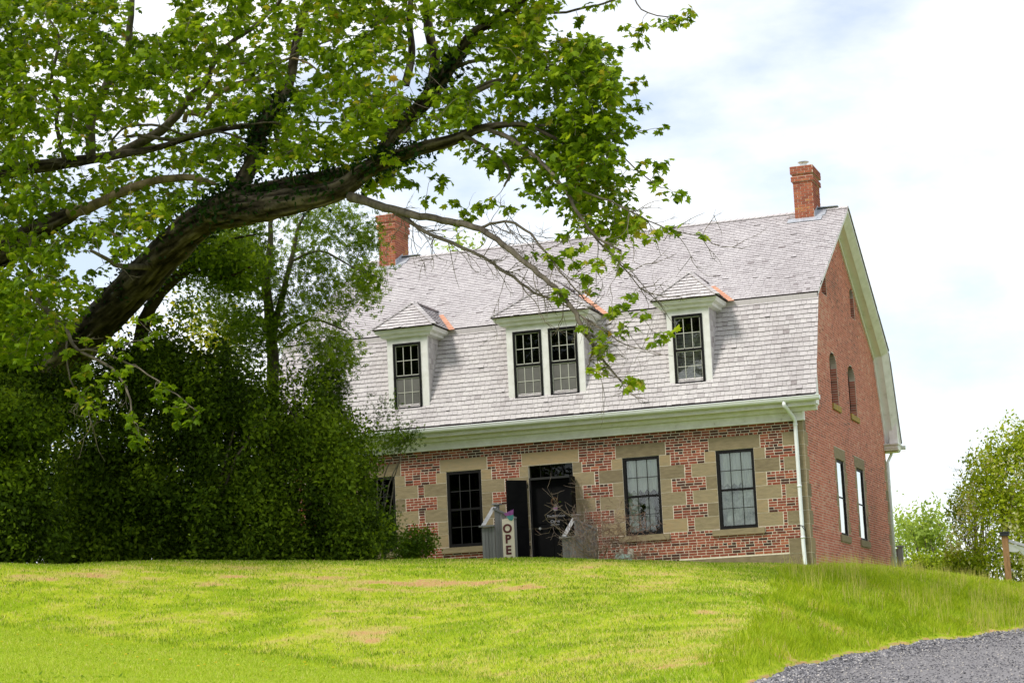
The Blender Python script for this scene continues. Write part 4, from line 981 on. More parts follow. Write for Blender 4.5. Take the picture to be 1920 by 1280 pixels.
def make_rail(ox, oz, label):
    r_ = empty('stair_railing', (ox - 7.9, -1.3, .3), label, 'railing', 'grey railings either side of the front steps')
    mb = MB(); boards(mb, (ox - 8.17, -1.52), (ox - 7.82, -1.5), oz + 1.33, oz + 1.345, -.1, n=4); boards(mb, (ox - 7.81, -1.5), (ox - 7.30, -1.28), oz + 1.80, oz + 1.52, -.1, n=9)
    mb.build('panel', M['greywood'], r_)
    mb = MB(); mb.box(ox - 8.22, ox - 7.80, -1.60, -1.48, oz + 1.345, oz + 1.385, 0, .8); mb.bar((ox - 7.84, -1.52, oz + 1.81), (ox - 7.30, -1.28, oz + 1.53), .07, .05, mi=0, t=.45); mb.build('top_rail', M['greywood'], r_)
    mb = MB(); mb.hexa([(ox - 8.15, -1.60, oz + 1.39), (ox - 8.03, -1.60, oz + 1.39), (ox - 7.79, -1.45, oz + 1.83), (ox - 7.90, -1.45, oz + 1.83), (ox - 8.15, -1.57, oz + 1.41), (ox - 8.03, -1.57, oz + 1.41), (ox - 7.79, -1.43, oz + 1.85), (ox - 7.90, -1.43, oz + 1.85)]); mb.build('sloped_cap', M['greycap'], r_)
    mb = MB(); mb.box(ox - 7.97, ox - 7.86, -1.06, -.95, -.1, oz + 1.93, 0, .6); mb.box(ox - 8.02, ox - 7.81, -1.11, -.90, oz + 1.93, oz + 1.965, 0, .8); mb.build('post', M['greywood'], r_)
    return r_
make_rail(0, 0, 'grey boarded step railing beside the tall OPEN sign')
make_rail(2.14, -.42, 'grey boarded step railing half hidden behind the bare bush')

def text_mesh(body, size, name, mat, parent, loc, extrude=0.004, bold=0.0, rot=(math.pi / 2, 0, 0), align='CENTER'):
    cu = bpy.data.curves.new(name, 'FONT'); cu.body = body; cu.size = size; cu.extrude = extrude; cu.align_x = align; cu.offset = bold
    tmp = bpy.data.objects.new(name, cu); col.objects.link(tmp)
    dg = bpy.context.evaluated_depsgraph_get(); me = bpy.data.meshes.new_from_object(tmp.evaluated_get(dg))
    bpy.data.objects.remove(tmp); bpy.data.curves.remove(cu)
    me.materials.clear(); me.materials.append(mat)
    o = bpy.data.objects.new(name, me); col.objects.link(o); o.location = loc; o.rotation_euler = rot
    if parent is not None:
        attach(o, parent)
    return o
SY = -1.62
sg = empty('open_sign', (-7.42, SY, .2), 'tall narrow cream sign reading OPEN downwards with a painted thistle on top', 'sign')
mb = MB(); mb.prism([(-7.575, .1), (-7.262, .1), (-7.262, 1.56), (-7.30, 1.56), (-7.45, 1.52), (-7.575, 1.50)], 1, SY, SY + .03); mb.build('board', M['signcream'], sg)
for ch_, zc_ in zip('OPEN', (1.16, .895, .615, .335)):
    text_mesh(ch_, .30, 'letter', M['maroon'], sg, (-7.43 + (.0 if ch_ != 'O' else -.005), SY - .006, zc_), .004, .011)
mb = MB(); mb.add([(-7.40, SY - .004, 1.50), (-7.35, SY - .004, 1.46), (-7.29, SY - .004, 1.47), (-7.268, SY - .004, 1.52), (-7.262, SY - .004, 1.59), (-7.45, SY - .004, 1.585)], [(0, 1, 2, 3, 4, 5)]); 
mb.prism([(-7.45, 1.57), (-7.38, 1.475), (-7.31, 1.45), (-7.26, 1.50), (-7.255, 1.60)], 1, SY - .012, SY - .001)
mb.build('thistle_base', M['teal'], sg)
pts = [(-7.44, 1.58), (-7.258, 1.605)]; top = []
for k in range(8):
    u = k / 7; x = -7.25 - .245 * u; top += [(x, 1.745 - .09 * u), (x - .017, 1.71 - .08 * u)]
mb = MB(); mb.prism([(-7.445, 1.575), (-7.262, 1.605)] + top, 1, SY - .016, SY + .01); mb.build('thistle_flower', M['purple'], sg)

ds_ = empty('door_sign', (-6.71, .13, 1.3), 'small black hanging sign with white lettering ending in Open, on the front door', 'sign')
mb = MB(); mb.prism([(-6.95, 1.30), (-6.47, 1.30), (-6.47, 1.68), (-6.62, 1.74), (-6.80, 1.74), (-6.95, 1.68)], 1, .125, .15); mb.build('board', M['blackdoor'], ds_)
text_mesh('The', .085, 'lettering', M['whitetxt'], ds_, (-6.87, .122, 1.605), .002, .002)
text_mesh('House', .085, 'lettering', M['whitetxt'], ds_, (-6.545, .122, 1.605), .002, .0015)
mb = MB(); x = -6.785
while x < -6.66: mb.box(x, x + .014, .119, .124, 1.607, 1.65 + R.uniform(0, .012)); x += .021
mb.build('lettering', M['whitetxt'], ds_)
text_mesh('Open', .11, 'lettering', M['whitetxt'], ds_, (-6.715, .122, 1.455), .002, .003)
mb = MB(); mb.box(-6.84, -6.60, .119, .124, 1.395, 1.412); mb.build('underline', M['whitetxt'], ds_)
wr_ = empty('door_wreath', (-6.71, .14, 2.0), 'small brown twig wreath hung above the black sign on the door', 'wreath')
mb = MB()
for k in range(26):
    a0 = R.uniform(0, 6.28); rr = R.uniform(.085, .12); mb.tube([(-6.71 + rr * math.cos(a0 + q) * .8, .15 + R.uniform(-.02, .02), 2.0 + rr * math.sin(a0 + q)) for q in (0, .4, .8, 1.2)], .006, 4)
mb.build('twigs', M['straw'], wr_)
cdn = empty('door_card', (-6.7, .14, 1.85), 'white notice card with a dark purple band on the front door', 'card')
mb = MB(); mb.box(-6.755, -6.65, .165, .172, 1.77, 1.93); mb.build('card', M['whitetxt'], cdn)
mb = MB(); mb.box(-6.757, -6.648, .160, .1645, 1.812, 1.845); mb.build('band', M['purple'], cdn)

tub = empty('garden_tub', (-4.6, -.6, .25), 'pale blue garden tub holding upright stones by the house wall', 'tub')
tz = .22
mb = MB(); mb.tube([(-4.66, -.75, tz - .1), (-4.66, -.75, tz + .2), (-4.66, -.75, tz + .245), (-4.66, -.75, tz + .25)], [.195, .215, .225, .19], 18); mb.build('basin', M['tub'], tub)
mb = MB()
for (x, y, wd_, h_) in ((-4.80, -.78, .09, .30), (-4.70, -.72, .13, .39), (-4.47, -.74, .16, .38)): mb.prism([(x - wd_ / 2, tz + .15), (x + wd_ / 2, tz + .15), (x + wd_ * .46, tz + h_), (x - wd_ * .42, tz + h_ + .02)], 1, y - .04, y + .04)
mb.build('stones', M['palestone'], tub)
mb = MB(); mb.prism([(-4.645, tz + .15), (-4.545, tz + .15), (-4.555, tz + .36), (-4.60, tz + .41), (-4.64, tz + .36)], 1, -.80, -.72); mb.build('clay_shard', M['potclay'], tub)

# back porch railing at the far corner, timber post with canvas at the right
br = empty('porch_railing', (.1, 14.2, 0), 'blue grey boarded porch railing at the rear corner of the gable', 'railing')
mb = MB(); boards(mb, (-.6, 14.2), (.16, 14.2), .93, .93, -.4, n=8); mb.build('panel', M['greywood'], br)
mb = MB(); mb.box(.05, .19, 14.12, 14.27, -.4, .97, 0, .9); mb.box(.0, .24, 14.07, 14.32, .97, 1.02, 0, 1.0); mb.build('post', M['greywood'], br)
pp = at(1893, 1098, 52); pt = at(1884, 1004, 52)
ps = empty('timber_post', pp, 'raw timber post with dark cap in front of the hedge', 'post')
mb = MB(); mb.bar(pp - np.array([0, 0, .4]), pt, .15, .15, (0, 1, 0)); mb.build('shaft', M['post'], ps)
mb = MB(); mb.box(pt[0] - .115, pt[0] + .115, pt[1] - .115, pt[1] + .115, pt[2] + .0, pt[2] + .07); mb.box(pt[0] - .13, pt[0] + .13, pt[1] - .13, pt[1] + .13, pt[2] + .07, pt[2] + .10); mb.build('cap', M['postcap'], ps)
wb = empty('white_awning', at(1905, 1020, 52), 'white painted board sloping down to the right from the timber post', 'board')
a_, b_ = at(1890, 1013, 52), at(1990, 1042, 52.6)
mb = MB(); mb.bar(a_, b_, .06, .07); mb.build('rail', M['greycap'], wb)
q = [at(1891, 1018, 52), at(1985, 1042, 52.6), at(1985, 1062, 52.6), at(1918, 1040, 52.2), at(1912, 1032, 52.15), at(1906, 1034, 52.1), at(1902, 1036, 52.1), at(1892, 1033, 52)]
mb = MB(); n_ = len(q); bk = [p + np.array([0, .03, 0]) for p in q]
mb.add(q + bk, [tuple(range(n_)), tuple(range(2 * n_ - 1, n_ - 1, -1))] + [(i, n_ + i, n_ + (i + 1) % n_, (i + 1) % n_) for i in range(n_)]); mb.build('panel', M['white'], wb)

# ------------------------------------------------------------------ foliage
def half_leaf_maple():
    h_ = [(.06, -.03), (.30, -.10), (.24, .07), (.54, .20), (.36, .32), (.50, .62), (.26, .56), (.17, .74)]
    pts = [(0, 0)] + h_ + [(0, 1.02)] + [(-x, y) for x, y in reversed(h_)]
    V = [(0, .32, .05)] + [(x, y, -.34 * abs(x) - .22 * y * y) for x, y in pts]
    n = len(pts); F = [(0, 1 + i, 1 + (i + 1) % n) for i in range(n)]
    return np.array(V), np.array(F)
MAPLE = half_leaf_maple()
OVAL = (np.array([(0, 0, 0), (.28, .45, -.03), (0, 1, -.08), (-.28, .45, -.03)]), np.array([(0, 1, 2), (0, 2, 3)]))
SPRIG = (np.array([(0, 0, 0), (.10, .5, 0), (0, 1, -.1), (-.10, .5, 0), (.0, .25, 0), (.42, .55, -.05), (.28, .72, -.05), (0, .3, 0), (-.42, .55, -.05), (-.28, .72, -.05), (.0, .55, 0), (.30, .9, -.05), (.16, 1.0, -.05), (-.30, .9, -.05), (-.16, 1.0, -.05)]),
         np.array([(0, 1, 2), (0, 2, 3), (4, 5, 6), (7, 9, 8), (10, 11, 12), (10, 14, 13)]))
def leaves(P, size, tint, tmpl, name, mat, parent, up=0.8, rnd=0.7, out=None, droop=0.4):
    TV, TF = tmpl; n = len(P); k = len(TV)
    N = np.tile([0, 0, up], (n, 1)) + R.normal(0, rnd, (n, 3))
    if out is not None: N += out * 0.5
    N /= np.linalg.norm(N, axis=1)[:, None]
    T = R.normal(0, 1, (n, 3)); T[:, 2] -= droop
    if out is not None: T += out * 0.8
    T -= N * (T * N).sum(1)[:, None]; T /= np.linalg.norm(T, axis=1)[:, None]; B = np.cross(T, N)
    s = size[:, None, None]
    V = P[:, None] + s * (TV[None, :, 0:1] * B[:, None] + TV[None, :, 1:2] * T[:, None] + TV[None, :, 2:3] * N[:, None])
    F = (TF[None] + (np.arange(n) * k)[:, None, None]).reshape(-1, 3)
    return fast_mesh(name, V.reshape(-1, 3), F, mat, parent, np.repeat(np.clip(tint, 0, 1), k))
def smooth_path(pts, rad, sub=4, wob=0.0):
    pts = np.array(pts, float); n = len(pts); out = []; rr = []
    for i in range(n - 1):
        p0, p1, p2, p3 = pts[max(i - 1, 0)], pts[i], pts[i + 1], pts[min(i + 2, n - 1)]
        for k in range(sub):
            u = k / sub
            q = .5 * ((2 * p1) + (-p0 + p2) * u + (2 * p0 - 5 * p1 + 4 * p2 - p3) * u * u + (-p0 + 3 * p1 - 3 * p2 + p3) * u ** 3)
            out.append(q + R.normal(0, wob, 3)); rr.append(rad[i] + (rad[i + 1] - rad[i]) * u)
    out.append(pts[-1]); rr.append(rad[-1]); return out, rr

tag(leaves(WEED, R.uniform(.03, .06, len(WEED)), R.uniform(.2, .9, len(WEED)), OVAL, 'lawn_weeds', M['maple'], None, up=1.2, rnd=.5), 'patches of small broad leaved weeds in the lawn', 'weeds', kind='stuff')
# ---- the leaning maple
mt_root = np.array(at(-215, 1050, 49.0 * 1.22)); mt_root[2] = gz(mt_root[0], mt_root[1])
maple = empty('maple_tree', mt_root, 'huge old maple leaning in from the left with ivy on its trunk', 'tree')
LIMBS = [  # (pixel x, pixel y, distance, pixel width) ...
 ('t', [(-215, 1030, 49, 130), (-130, 905, 47.5, 106), (-50, 828, 46.5, 96), (20, 765, 45, 90), (94, 704, 42.5, 78), (186, 606, 40, 71), (265, 524, 38, 68), (330, 456, 36.4, 64), (390, 408, 35.6, 60), (470, 392, 34.6, 55), (555, 376, 33.8, 49), (638, 354, 33.5, 39), (690, 318, 33.2, 31), (760, 287, 32.8, 24), (850, 262, 32.2, 22), (905, 240, 31.8, 16), (985, 235, 31.2, 9), (1060, 270, 30.6, 6)]),
 ('t', [(395, 405, 35.4, 50), (430, 377, 34.9, 42), (520, 352, 34.6, 30), (620, 330, 34.4, 26), (700, 308, 34.2, 27), (740, 245, 34.2, 25), (800, 188, 34, 27), (850, 118, 33.7, 24), (885, 65, 33.5, 20), (960, 18, 33.0, 14), (1040, -60, 32.5, 8)]),
 ('t', [(420, 395, 35.2, 46), (455, 340, 35, 34), (480, 285, 35, 27), (492, 235, 35.1, 26), (540, 160, 35.2, 20), (560, 60, 35.3, 16), (600, -80, 35.4, 9)]),
 ('t', [(730, 265, 34.2, 26), (790, 200, 34.6, 22), (815, 125, 34.8, 20), (803, 50, 35, 17), (795, -60, 35, 11)]),
 ('t', [(760, 160, 35.6, 16), (772, 100, 35.7, 14), (768, 30, 35.7, 12), (780, -70, 35.7, 8)]),
 ('t', [(-120, 560, 38.5, 70), (-40, 505, 38.2, 56), (50, 445, 38, 46), (110, 412, 37.6, 36), (140, 396, 37.3, 26)]),
 ('p', [(132, 402, 37.2, 24), (200, 374, 36.8, 20), (270, 345, 36.3, 17), (345, 332, 35.9, 13), (402, 344, 35.4, 9)]),
 ('t', [(-130, 380, 38.5, 44), (0, 328, 38, 28), (60, 314, 37.7, 25), (120, 306, 37.5, 22), (170, 298, 37.2, 19), (220, 290, 37, 16), (290, 278, 36.6, 12), (400, 247, 36, 8), (520, 230, 35.3, 6)]),
 ('l', [(172, 305, 37.2, 20), (170, 232, 37.2, 18), (186, 190, 37.2, 17), (215, 132, 37.1, 16), (238, 98, 37, 15), (245, 30, 36.9, 12), (250, -60, 36.9, 9)]),
 ('l', [(215, 292, 37, 16), (290, 252, 36.8, 18), (325, 222, 36.6, 17), (352, 188, 36.5, 15), (385, 156, 36.3, 13), (402, 116, 36.2, 12), (432, 82, 36, 10), (490, 38, 35.8, 9), (530, -5, 35.6, 7), (560, -70, 35.4, 5)]),
 ('p', [(345, 228, 36.2, 9), (352, 212, 36.1, 10), (382, 213, 36, 10), (400, 185, 35.8, 9), (440, 160, 35.5, 9), (500, 140, 35.2, 7), (532, 112, 35, 5), (572, 116, 34.8, 4), (602, 138, 34.6, 3)]),
 ('l', [(400, 132, 36, 6), (440, 120, 35.5, 6), (520, 116, 35, 5), (580, 90, 34.5, 4), (650, 65, 34, 3)]),
 ('l', [(122, 300, 37.4, 9), (112, 262, 37.3, 8), (106, 222, 37.2, 8), (112, 195, 37.2, 7), (95, 160, 37.1, 6), (105, 112, 37, 6), (110, 70, 37, 5), (80, 20, 37, 4)]),
 ('l', [(230, 255, 36.8, 5), (270, 256, 36.4, 7), (330, 262, 36, 7), (395, 246, 35.6, 5), (470, 262, 35.2, 4), (540, 262, 34.8, 3)]),
 ('l', [(210, 262, 36.8, 4), (240, 236, 36.5, 5), (300, 236, 36.2, 5), (350, 252, 35.9, 4), (420, 238, 35.4, 4), (500, 230, 34.8, 4), (620, 230, 34.2, 3)]),
 ('l', [(655, 368, 33.2, 20), (700, 382, 32.8, 17), (745, 396, 32.4, 16), (800, 408, 32, 14), (855, 417, 31.6, 14), (900, 430, 31.2, 12), (945, 460, 30.9, 11), (1000, 505, 30.6, 10), (1040, 540, 30.4, 9), (1075, 580, 30.2, 9), (1093, 618, 30.1, 9), (1120, 660, 30, 5), (1165, 715, 29.9, 3)]),
 ('l', [(735, 395, 32.5, 9), (775, 420, 32.2, 8), (815, 443, 32, 7), (860, 460, 31.8, 7), (905, 482, 31.6, 6), (950, 512, 31.4, 6), (1000, 548, 31.2, 5), (1040, 562, 31.1, 4), (1075, 582, 31, 2.5)]),
 ('l', [(900, 428, 31.2, 6), (945, 415, 31, 5), (985, 430, 30.8, 5), (1020, 470, 30.6, 4), (1060, 520, 30.4, 3), (1095, 560, 30.3, 2.5)]),
 ('l', [(905, 238, 31.8, 9), (960, 262, 31.2, 9), (1010, 300, 30.8, 8), (1050, 345, 30.4, 8), (1085, 400, 30.1, 6), (1120, 445, 29.9, 5), (1165, 470, 29.8, 3)]),
 ('l', [(870, 255, 32, 9), (920, 285, 31.6, 8), (955, 320, 31.3, 6), (945, 350, 31.2, 4)]),
 ('l', [(845, 190, 33.5, 8), (900, 170, 33, 8), (960, 145, 32.4, 7), (1010, 150, 32, 5), (1080, 160, 31.6, 3)]),
 ('l', [(850, 125, 33.7, 8), (920, 110, 33.2, 7), (990, 115, 32.8, 5), (1060, 145, 32.4, 4), (1130, 210, 32, 3), (1200, 245, 31.8, 2)]),
 ('l', [(800, 190, 34, 9), (870, 175, 33.4, 8), (930, 150, 32.9, 7), (1010, 140, 32.4, 5)]),
 ('l', [(1000, 235, 31.2, 5), (1080, 240, 30.6, 4), (1140, 270, 30.3, 3), (1195, 320, 30, 2.5), (1240, 352, 29.9, 2)]),
 ('l', [(1040, 340, 30.4, 5), (1110, 365, 30.1, 4), (1180, 395, 29.9, 3), (1250, 430, 29.8, 2), (1318, 440, 29.7, 1.5)]),
 ('l', [(1085, 400, 30.1, 4), (1110, 440, 30, 4), (1150, 480, 29.9, 3), (1200, 540, 29.8, 2)]),
 ('l', [(960, 18, 33, 7), (1040, 25, 32.4, 5), (1120, 10, 32, 4), (1180, -5, 31.7, 3), (1215, 25, 31.5, 2.5), (1290, 38, 31.2, 2)]),
 ('l', [(1092, 610, 30.1, 5), (1112, 650, 30, 4), (1100, 690, 29.9, 2.5)]),
 ('l', [(1080, 590, 30.2, 4), (1120, 610, 30, 3), (1160, 640, 29.9, 2)]),
 ('l', [(300, 500, 37.4, 14), (230, 500, 35.5, 10), (205, 488, 33.6, 8), (170, 470, 33, 6)]),
 ('l', [(70, 560, 34, 10), (95, 590, 33.6, 9), (125, 620, 33.2, 8), (145, 655, 33, 6), (210, 690, 32.6, 5), (240, 735, 32.3, 4), (250, 790, 32.1, 2.5)]),
 ('l', [(145, 655, 33, 5), (190, 660, 32.7, 4), (260, 690, 32.3, 3), (330, 740, 32, 2.5), (375, 775, 31.9, 2)]),
 ('l', [(125, 640, 33.2, 4), (128, 700, 33, 3), (150, 740, 32.8, 2.5), (185, 770, 32.6, 2)]),
 ('l', [(60, 560, 34.4, 5), (50, 500, 34.4, 4), (60, 440, 34.4, 3)]),
]
FAR = 1.22
LIMBS = [(k, [(x, y, d_ * FAR, w_) for x, y, d_, w_ in p]) for k, p in LIMBS]
tk = MB(); lm = MB(); pw_ = MB(); nodes = []; nrad = []
for kind, pts in LIMBS:
    P3 = [at(x, y, d_) for x, y, d_, _ in pts]; rad = [w_ / 2 * d_ / FPX for _, _, d_, w_ in pts]
    big = kind == 't'
    q, rr = smooth_path(P3, rad, 5 if big else 4, 0.012 if big else 0.01)
    if big:
        q2, rr2 = smooth_path(P3, rad, 14, 0.0); tk.trunk(q2, rr2, 64 if rad[0] > .3 else 26)
    elif kind == 'p': pw_.tube(q, rr, 8, rough=.06)
    else: lm.tube(q, rr, 7, rough=.06)
    for i in range(0, len(q), 2): nodes.append(q[i]); nrad.append(rr[i])
tk.build('trunk', M['bark'], maple, smooth=True); lm.build('limbs', M['limb'], maple, smooth=True)
pb = pw_.build('pale_limb', M['palewood'], maple, smooth=True); pb['label'] = 'pale barkless limb'

def inpoly(x, y, poly):
    c = np.zeros(len(x), bool); n = len(poly); j = n - 1
    for i in range(n):
        xi, yi = poly[i]; xj, yj = poly[j]
        c ^= ((yi > y) != (yj > y)) & (x < (xj - xi) * (y - yi) / (yj - yi + 1e-9) + xi); j = i
    return c
CROWN = [(-330, -140), (1060, -140), (1090, -60), (1030, 10), (1005, 70), (1000, 95), (1060, 55), (1115, 60), (1150, 150), (1165, 230), (1150, 300), (1185, 380), (1195, 430), (1170, 450), (1100, 420), (1050, 390), (990, 370), (955, 320), (900, 310), (880, 350), (820, 320), (770, 310), (720, 350), (650, 350), (600, 300), (500, 310), (420, 340), (330, 400), (250, 470), (190, 520), (150, 600), (60, 680), (-330, 720)]
n = 13800
cx_ = R.uniform(-330, 1200, n); cyy = R.uniform(-260, 700, n); ok = inpoly(cx_, cyy, CROWN); cx_, cyy = cx_[ok], cyy[ok]
span = np.interp(cx_, [-300, 300, 700, 1000, 1200], [4.0, 3.6, 2.7, 1.5, .9]); mid = np.interp(cx_, [-300, 200, 600, 1000, 1200], [36.5, 35.5, 33.6, 31.6, 30.2])
dep = (mid + R.uniform(-1, 1, len(cx_)) * span) * FAR
C3 = np.array([at(a, b, c) for a, b, c in zip(cx_, cyy, dep)])
gate = vnoise(C3, 1.05, 201, 2)
dens = np.interp(cyy, [-200, 100, 250, 330, 420, 700], [.66, .66, .64, .50, .60, .64])
keep = gate < dens - np.where((cx_ > 640) & (cyy > 240), 0.05, 0) + np.where((cx_ > 900) & (cyy < 330), .06, 0)
# a clear window of sky above the trunk, and round the big limbs
for (hx, hy, hr) in ((292, 22, 48), (398, 22, 32), (160, 500, 42), (190, 470, 26), (60, 130, 22), (100, 225, 22), (90, 270, 22), (700, 300, 26), (880, 130, 24)):
    keep &= ~(((cx_ - hx) ** 2 + (cyy - hy) ** 2 < hr ** 2) & (R.uniform(0, 1, len(cx_)) < .93))
for (hx, hy, hr, pr) in ((900, 130, 60, .6), (940, 215, 50, .6), (860, 285, 60, .55), (960, 300, 45, .5), (720, 130, 45, .6), (620, 210, 45, .6), (330, 150, 40, .5), (500, 60, 40, .5), (800, 60, 45, .5), (1080, 180, 30, .5), (640, 60, 40, .5), (60, 60, 30, .5), (1020, 180, 30, .4)):
    keep &= ~(((cx_ - hx) ** 2 + (cyy - hy) ** 2 < hr ** 2) & (R.uniform(0, 1, len(cx_)) < pr))
tr_line = np.array([(x, y) for x, y, _, _ in LIMBS[0][1][4:12]])
dmin = np.min(np.hypot(cx_[:, None] - tr_line[None, :, 0], cyy[:, None] - tr_line[None, :, 1]), 1)
keep &= ~((dmin < 48) & (dep < 35.5 * FAR) & (R.uniform(0, 1, len(cx_)) < .66))
for kind, pts in LIMBS:
    if len(pts) < 7 and kind == 'l': continue
    a_ = np.array([(x, y, d_) for x, y, d_, _ in pts]); seg_ = np.concatenate([a_[:-1] + (a_[1:] - a_[:-1]) * u for u in (0, .25, .5, .75)])
    dd_ = np.hypot(cx_[:, None] - seg_[None, :, 0], cyy[:, None] - seg_[None, :, 1]); j = dd_.argmin(1)
    keep &= ~((dd_.min(1) < 24) & (dep < seg_[j, 2] + .3) & (R.uniform(0, 1, len(cx_)) < .72))
C3 = C3[keep]
print('clusters', len(C3))
EXTRA = [(1115, 92, 32), (1160, 178, 32), (1118, 100, 32), (1190, 62, 31.5), (1205, 50, 31.5), (1235, 42, 31.3), (1265, 35, 31.2), (1290, 25, 31.2), (1255, 45, 31.2), (1285, 40, 31.2), (1170, 50, 31.5), (1195, 85, 31.6), (1155, 95, 31.8), (1150, 90, 31.8), (1205, 82, 31.6), (1085, 35, 32), (1105, 15, 32), (1145, 5, 32),
 (1245, 242, 31.8), (1240, 302, 30), (1198, 152, 31.8), (1185, 165, 31.8), (1205, 195, 31.6), (1195, 245, 31.5), (1225, 335, 30), (1235, 352, 29.9), (1262, 362, 29.9), (1275, 368, 29.9), (1195, 325, 30), (1165, 335, 30.1), (1210, 305, 30), (1238, 318, 30), (1175, 250, 30.3), (1150, 225, 30.5), (1185, 205, 31.6),
 (1200, 412, 29.9), (1165, 505, 29.9), (1185, 555, 29.8), (1165, 578, 29.8), (1240, 430, 29.8), (1262, 432, 29.8), (1310, 441, 29.7), (1215, 448, 29.8), (1190, 432, 29.9), (1175, 415, 29.9), (1155, 478, 29.9), (1140, 462, 30), (1105, 492, 30), (1060, 470, 30.4), (1075, 495, 30.3), (1050, 548, 30.3), (1040, 555, 30.3), (1110, 545, 30), (1095, 520, 30), (1125, 500, 30), (1165, 622, 29.9), (1175, 612, 29.9), (1240, 632, 29.8), (1255, 625, 29.8), (1228, 640, 29.8), (1130, 688, 29.9), (1115, 695, 29.9), (1118, 642, 29.9), (1125, 655, 29.9), (1185, 712, 29.8), (1175, 722, 29.8), (1192, 718, 29.8), (1148, 590, 30), (1160, 575, 29.9), (1200, 590, 29.8), (1130, 620, 30), (1135, 660, 29.9), (1095, 615, 30.1),
 (865, 395, 31.6), (880, 405, 31.5), (895, 390, 31.5), (870, 418, 31.6), (905, 380, 31.5), (955, 395, 31.2), (925, 375, 31.4), (850, 382, 31.8), (1035, 475, 30.6), (1040, 490, 30.6), (1085, 432, 30.2), (1130, 432, 30), (1060, 440, 30.4), (1110, 415, 30), (1075, 470, 30.3), (1000, 480, 30.8), (1095, 460, 30.1),
 (820, 330, 32.3), (835, 345, 32.2), (800, 372, 32), (760, 335, 32.5), (775, 345, 32.5), (740, 345, 32.6),
 (80, 545, 33.8), (65, 505, 34), (40, 475, 34.2), (90, 470, 34), (110, 500, 34), (120, 610, 33), (100, 590, 33.2), (160, 640, 32.8), (200, 652, 32.6), (215, 640, 32.6), (260, 602, 32.5), (290, 598, 32.4), (295, 620, 32.4), (240, 640, 32.4), (150, 702, 32.8), (165, 690, 32.8), (210, 700, 32.5), (240, 690, 32.3), (180, 720, 32.7), (160, 742, 32.7), (140, 732, 32.8), (190, 772, 32.6), (170, 765, 32.6), (180, 750, 32.6), (290, 728, 32), (300, 745, 32), (320, 765, 32), (345, 752, 31.9), (340, 772, 31.9), (372, 778, 31.9), (360, 790, 31.9), (260, 818, 32), (255, 830, 32), (330, 790, 32), (310, 722, 32), (240, 780, 32.2), (250, 795, 32.1), (30, 585, 34), (15, 545, 34.2), (55, 620, 34), (230, 665, 32.4), (275, 640, 32.3), (130, 660, 32.9), (225, 720, 32.4)]
EX3 = np.array([at(a, b, c * FAR) for a, b, c in EXTRA])
ALL = np.r_[C3, EX3]; nper = np.r_[R.randint(8, 15, len(C3)), R.randint(8, 14, len(EX3))]; crad = np.r_[R.uniform(.19, .36, len(C3)), R.uniform(.12, .19, len(EX3))]
tw = MB(); ND = np.array(nodes); NR = np.array(nrad)
d0 = np.array([np.min(np.linalg.norm(ND - p, axis=1)) for p in ALL])
cap_n = len(ND); buf = np.zeros((cap_n + 6 * len(ALL), 3)); buf[:cap_n] = ND; brad = np.zeros(len(buf)); brad[:cap_n] = NR
for i in np.argsort(d0):
    p = ALL[i]; dd_ = np.linalg.norm(buf[:cap_n] - p, axis=1); j = int(np.argmin(dd_ + np.where(brad[:cap_n] < .004, .3, 0))); a_ = buf[j]; ln = dd_[j]
    if ln < .1: continue
    side = R.normal(0, .10 * ln, 3); lift = np.array([0, 0, .14 * ln])
    pth = [a_, a_ + (p - a_) * .35 + side + lift, a_ + (p - a_) * .7 + side * .7 + lift * .9, p]
    r0 = min(max(brad[j] * .7, .0055), .005 + .006 * ln); r1 = .0034
    q, rr = smooth_path(pth, [r0, r0 * .75 + r1 * .25, (r0 + r1) / 2, r1], 2)
    tw.tube(q, rr, 5, cap=False)
    for k in (2, 3, 4, 5):
        buf[cap_n] = q[k]; brad[cap_n] = rr[k]; cap_n += 1
# a few bare twig sprays hanging off the big limbs
pxy = [(960 + FPX * ((p - CAM) @ c_r) / ((p - CAM) @ c_f), 640 - FPX * ((p - CAM) @ c_u) / ((p - CAM) @ c_f)) for p in nodes]
low_i = [i for i in range(len(nodes)) if .004 < NR[i] < .07 and pxy[i][1] > 375 and pxy[i][0] > 700]; any_i = [i for i in range(len(nodes)) if NR[i] < .07 and pxy[i][0] < 1000]
def spray(p, u, ln, r_, lvl):
    q = [p]; v = u.copy()
    for k in range(5):
        v = v + R.normal(0, .20, 3) + np.array([0, 0, .02]); v /= np.linalg.norm(v); q.append(q[-1] + v * ln / 5)
    tw.tube(q, [r_ * (1 - .13 * k) for k in range(6)], 4, cap=False)
    if lvl:
        for k in range(R.randint(1, 4)):
            w_ = v + R.normal(0, .55, 3); w_ /= np.linalg.norm(w_); spray(q[R.randint(1, 5)], w_, ln * R.uniform(.35, .7), r_ * .65, lvl - 1)
for k in range(190):
    j = low_i[R.randint(0, len(low_i))] if k < 120 else any_i[R.randint(0, len(any_i))]
    u = R.normal(0, .6, 3) + c_r * .8; u[2] -= .55; u /= np.linalg.norm(u); spray(nodes[j], u, R.uniform(.4, 1.2), .0095, 2)
tw.build('twigs', M['twig'], maple)
rep = np.repeat(np.arange(len(ALL)), nper); G = R.normal(0, 1, (len(rep), 3)); G /= np.linalg.norm(G, axis=1)[:, None]; G *= (R.uniform(.25, 1, len(rep)) ** .6)[:, None]; G[:, 2] *= .6
LP = ALL[rep] + G * crad[rep][:, None]
tt = np.clip(R.normal(.53, .23, len(rep)) + (vnoise(LP, .7, 301, 2) - .5) * .9, 0, .985); tt[R.uniform(0, 1, len(rep)) < .002] = 1
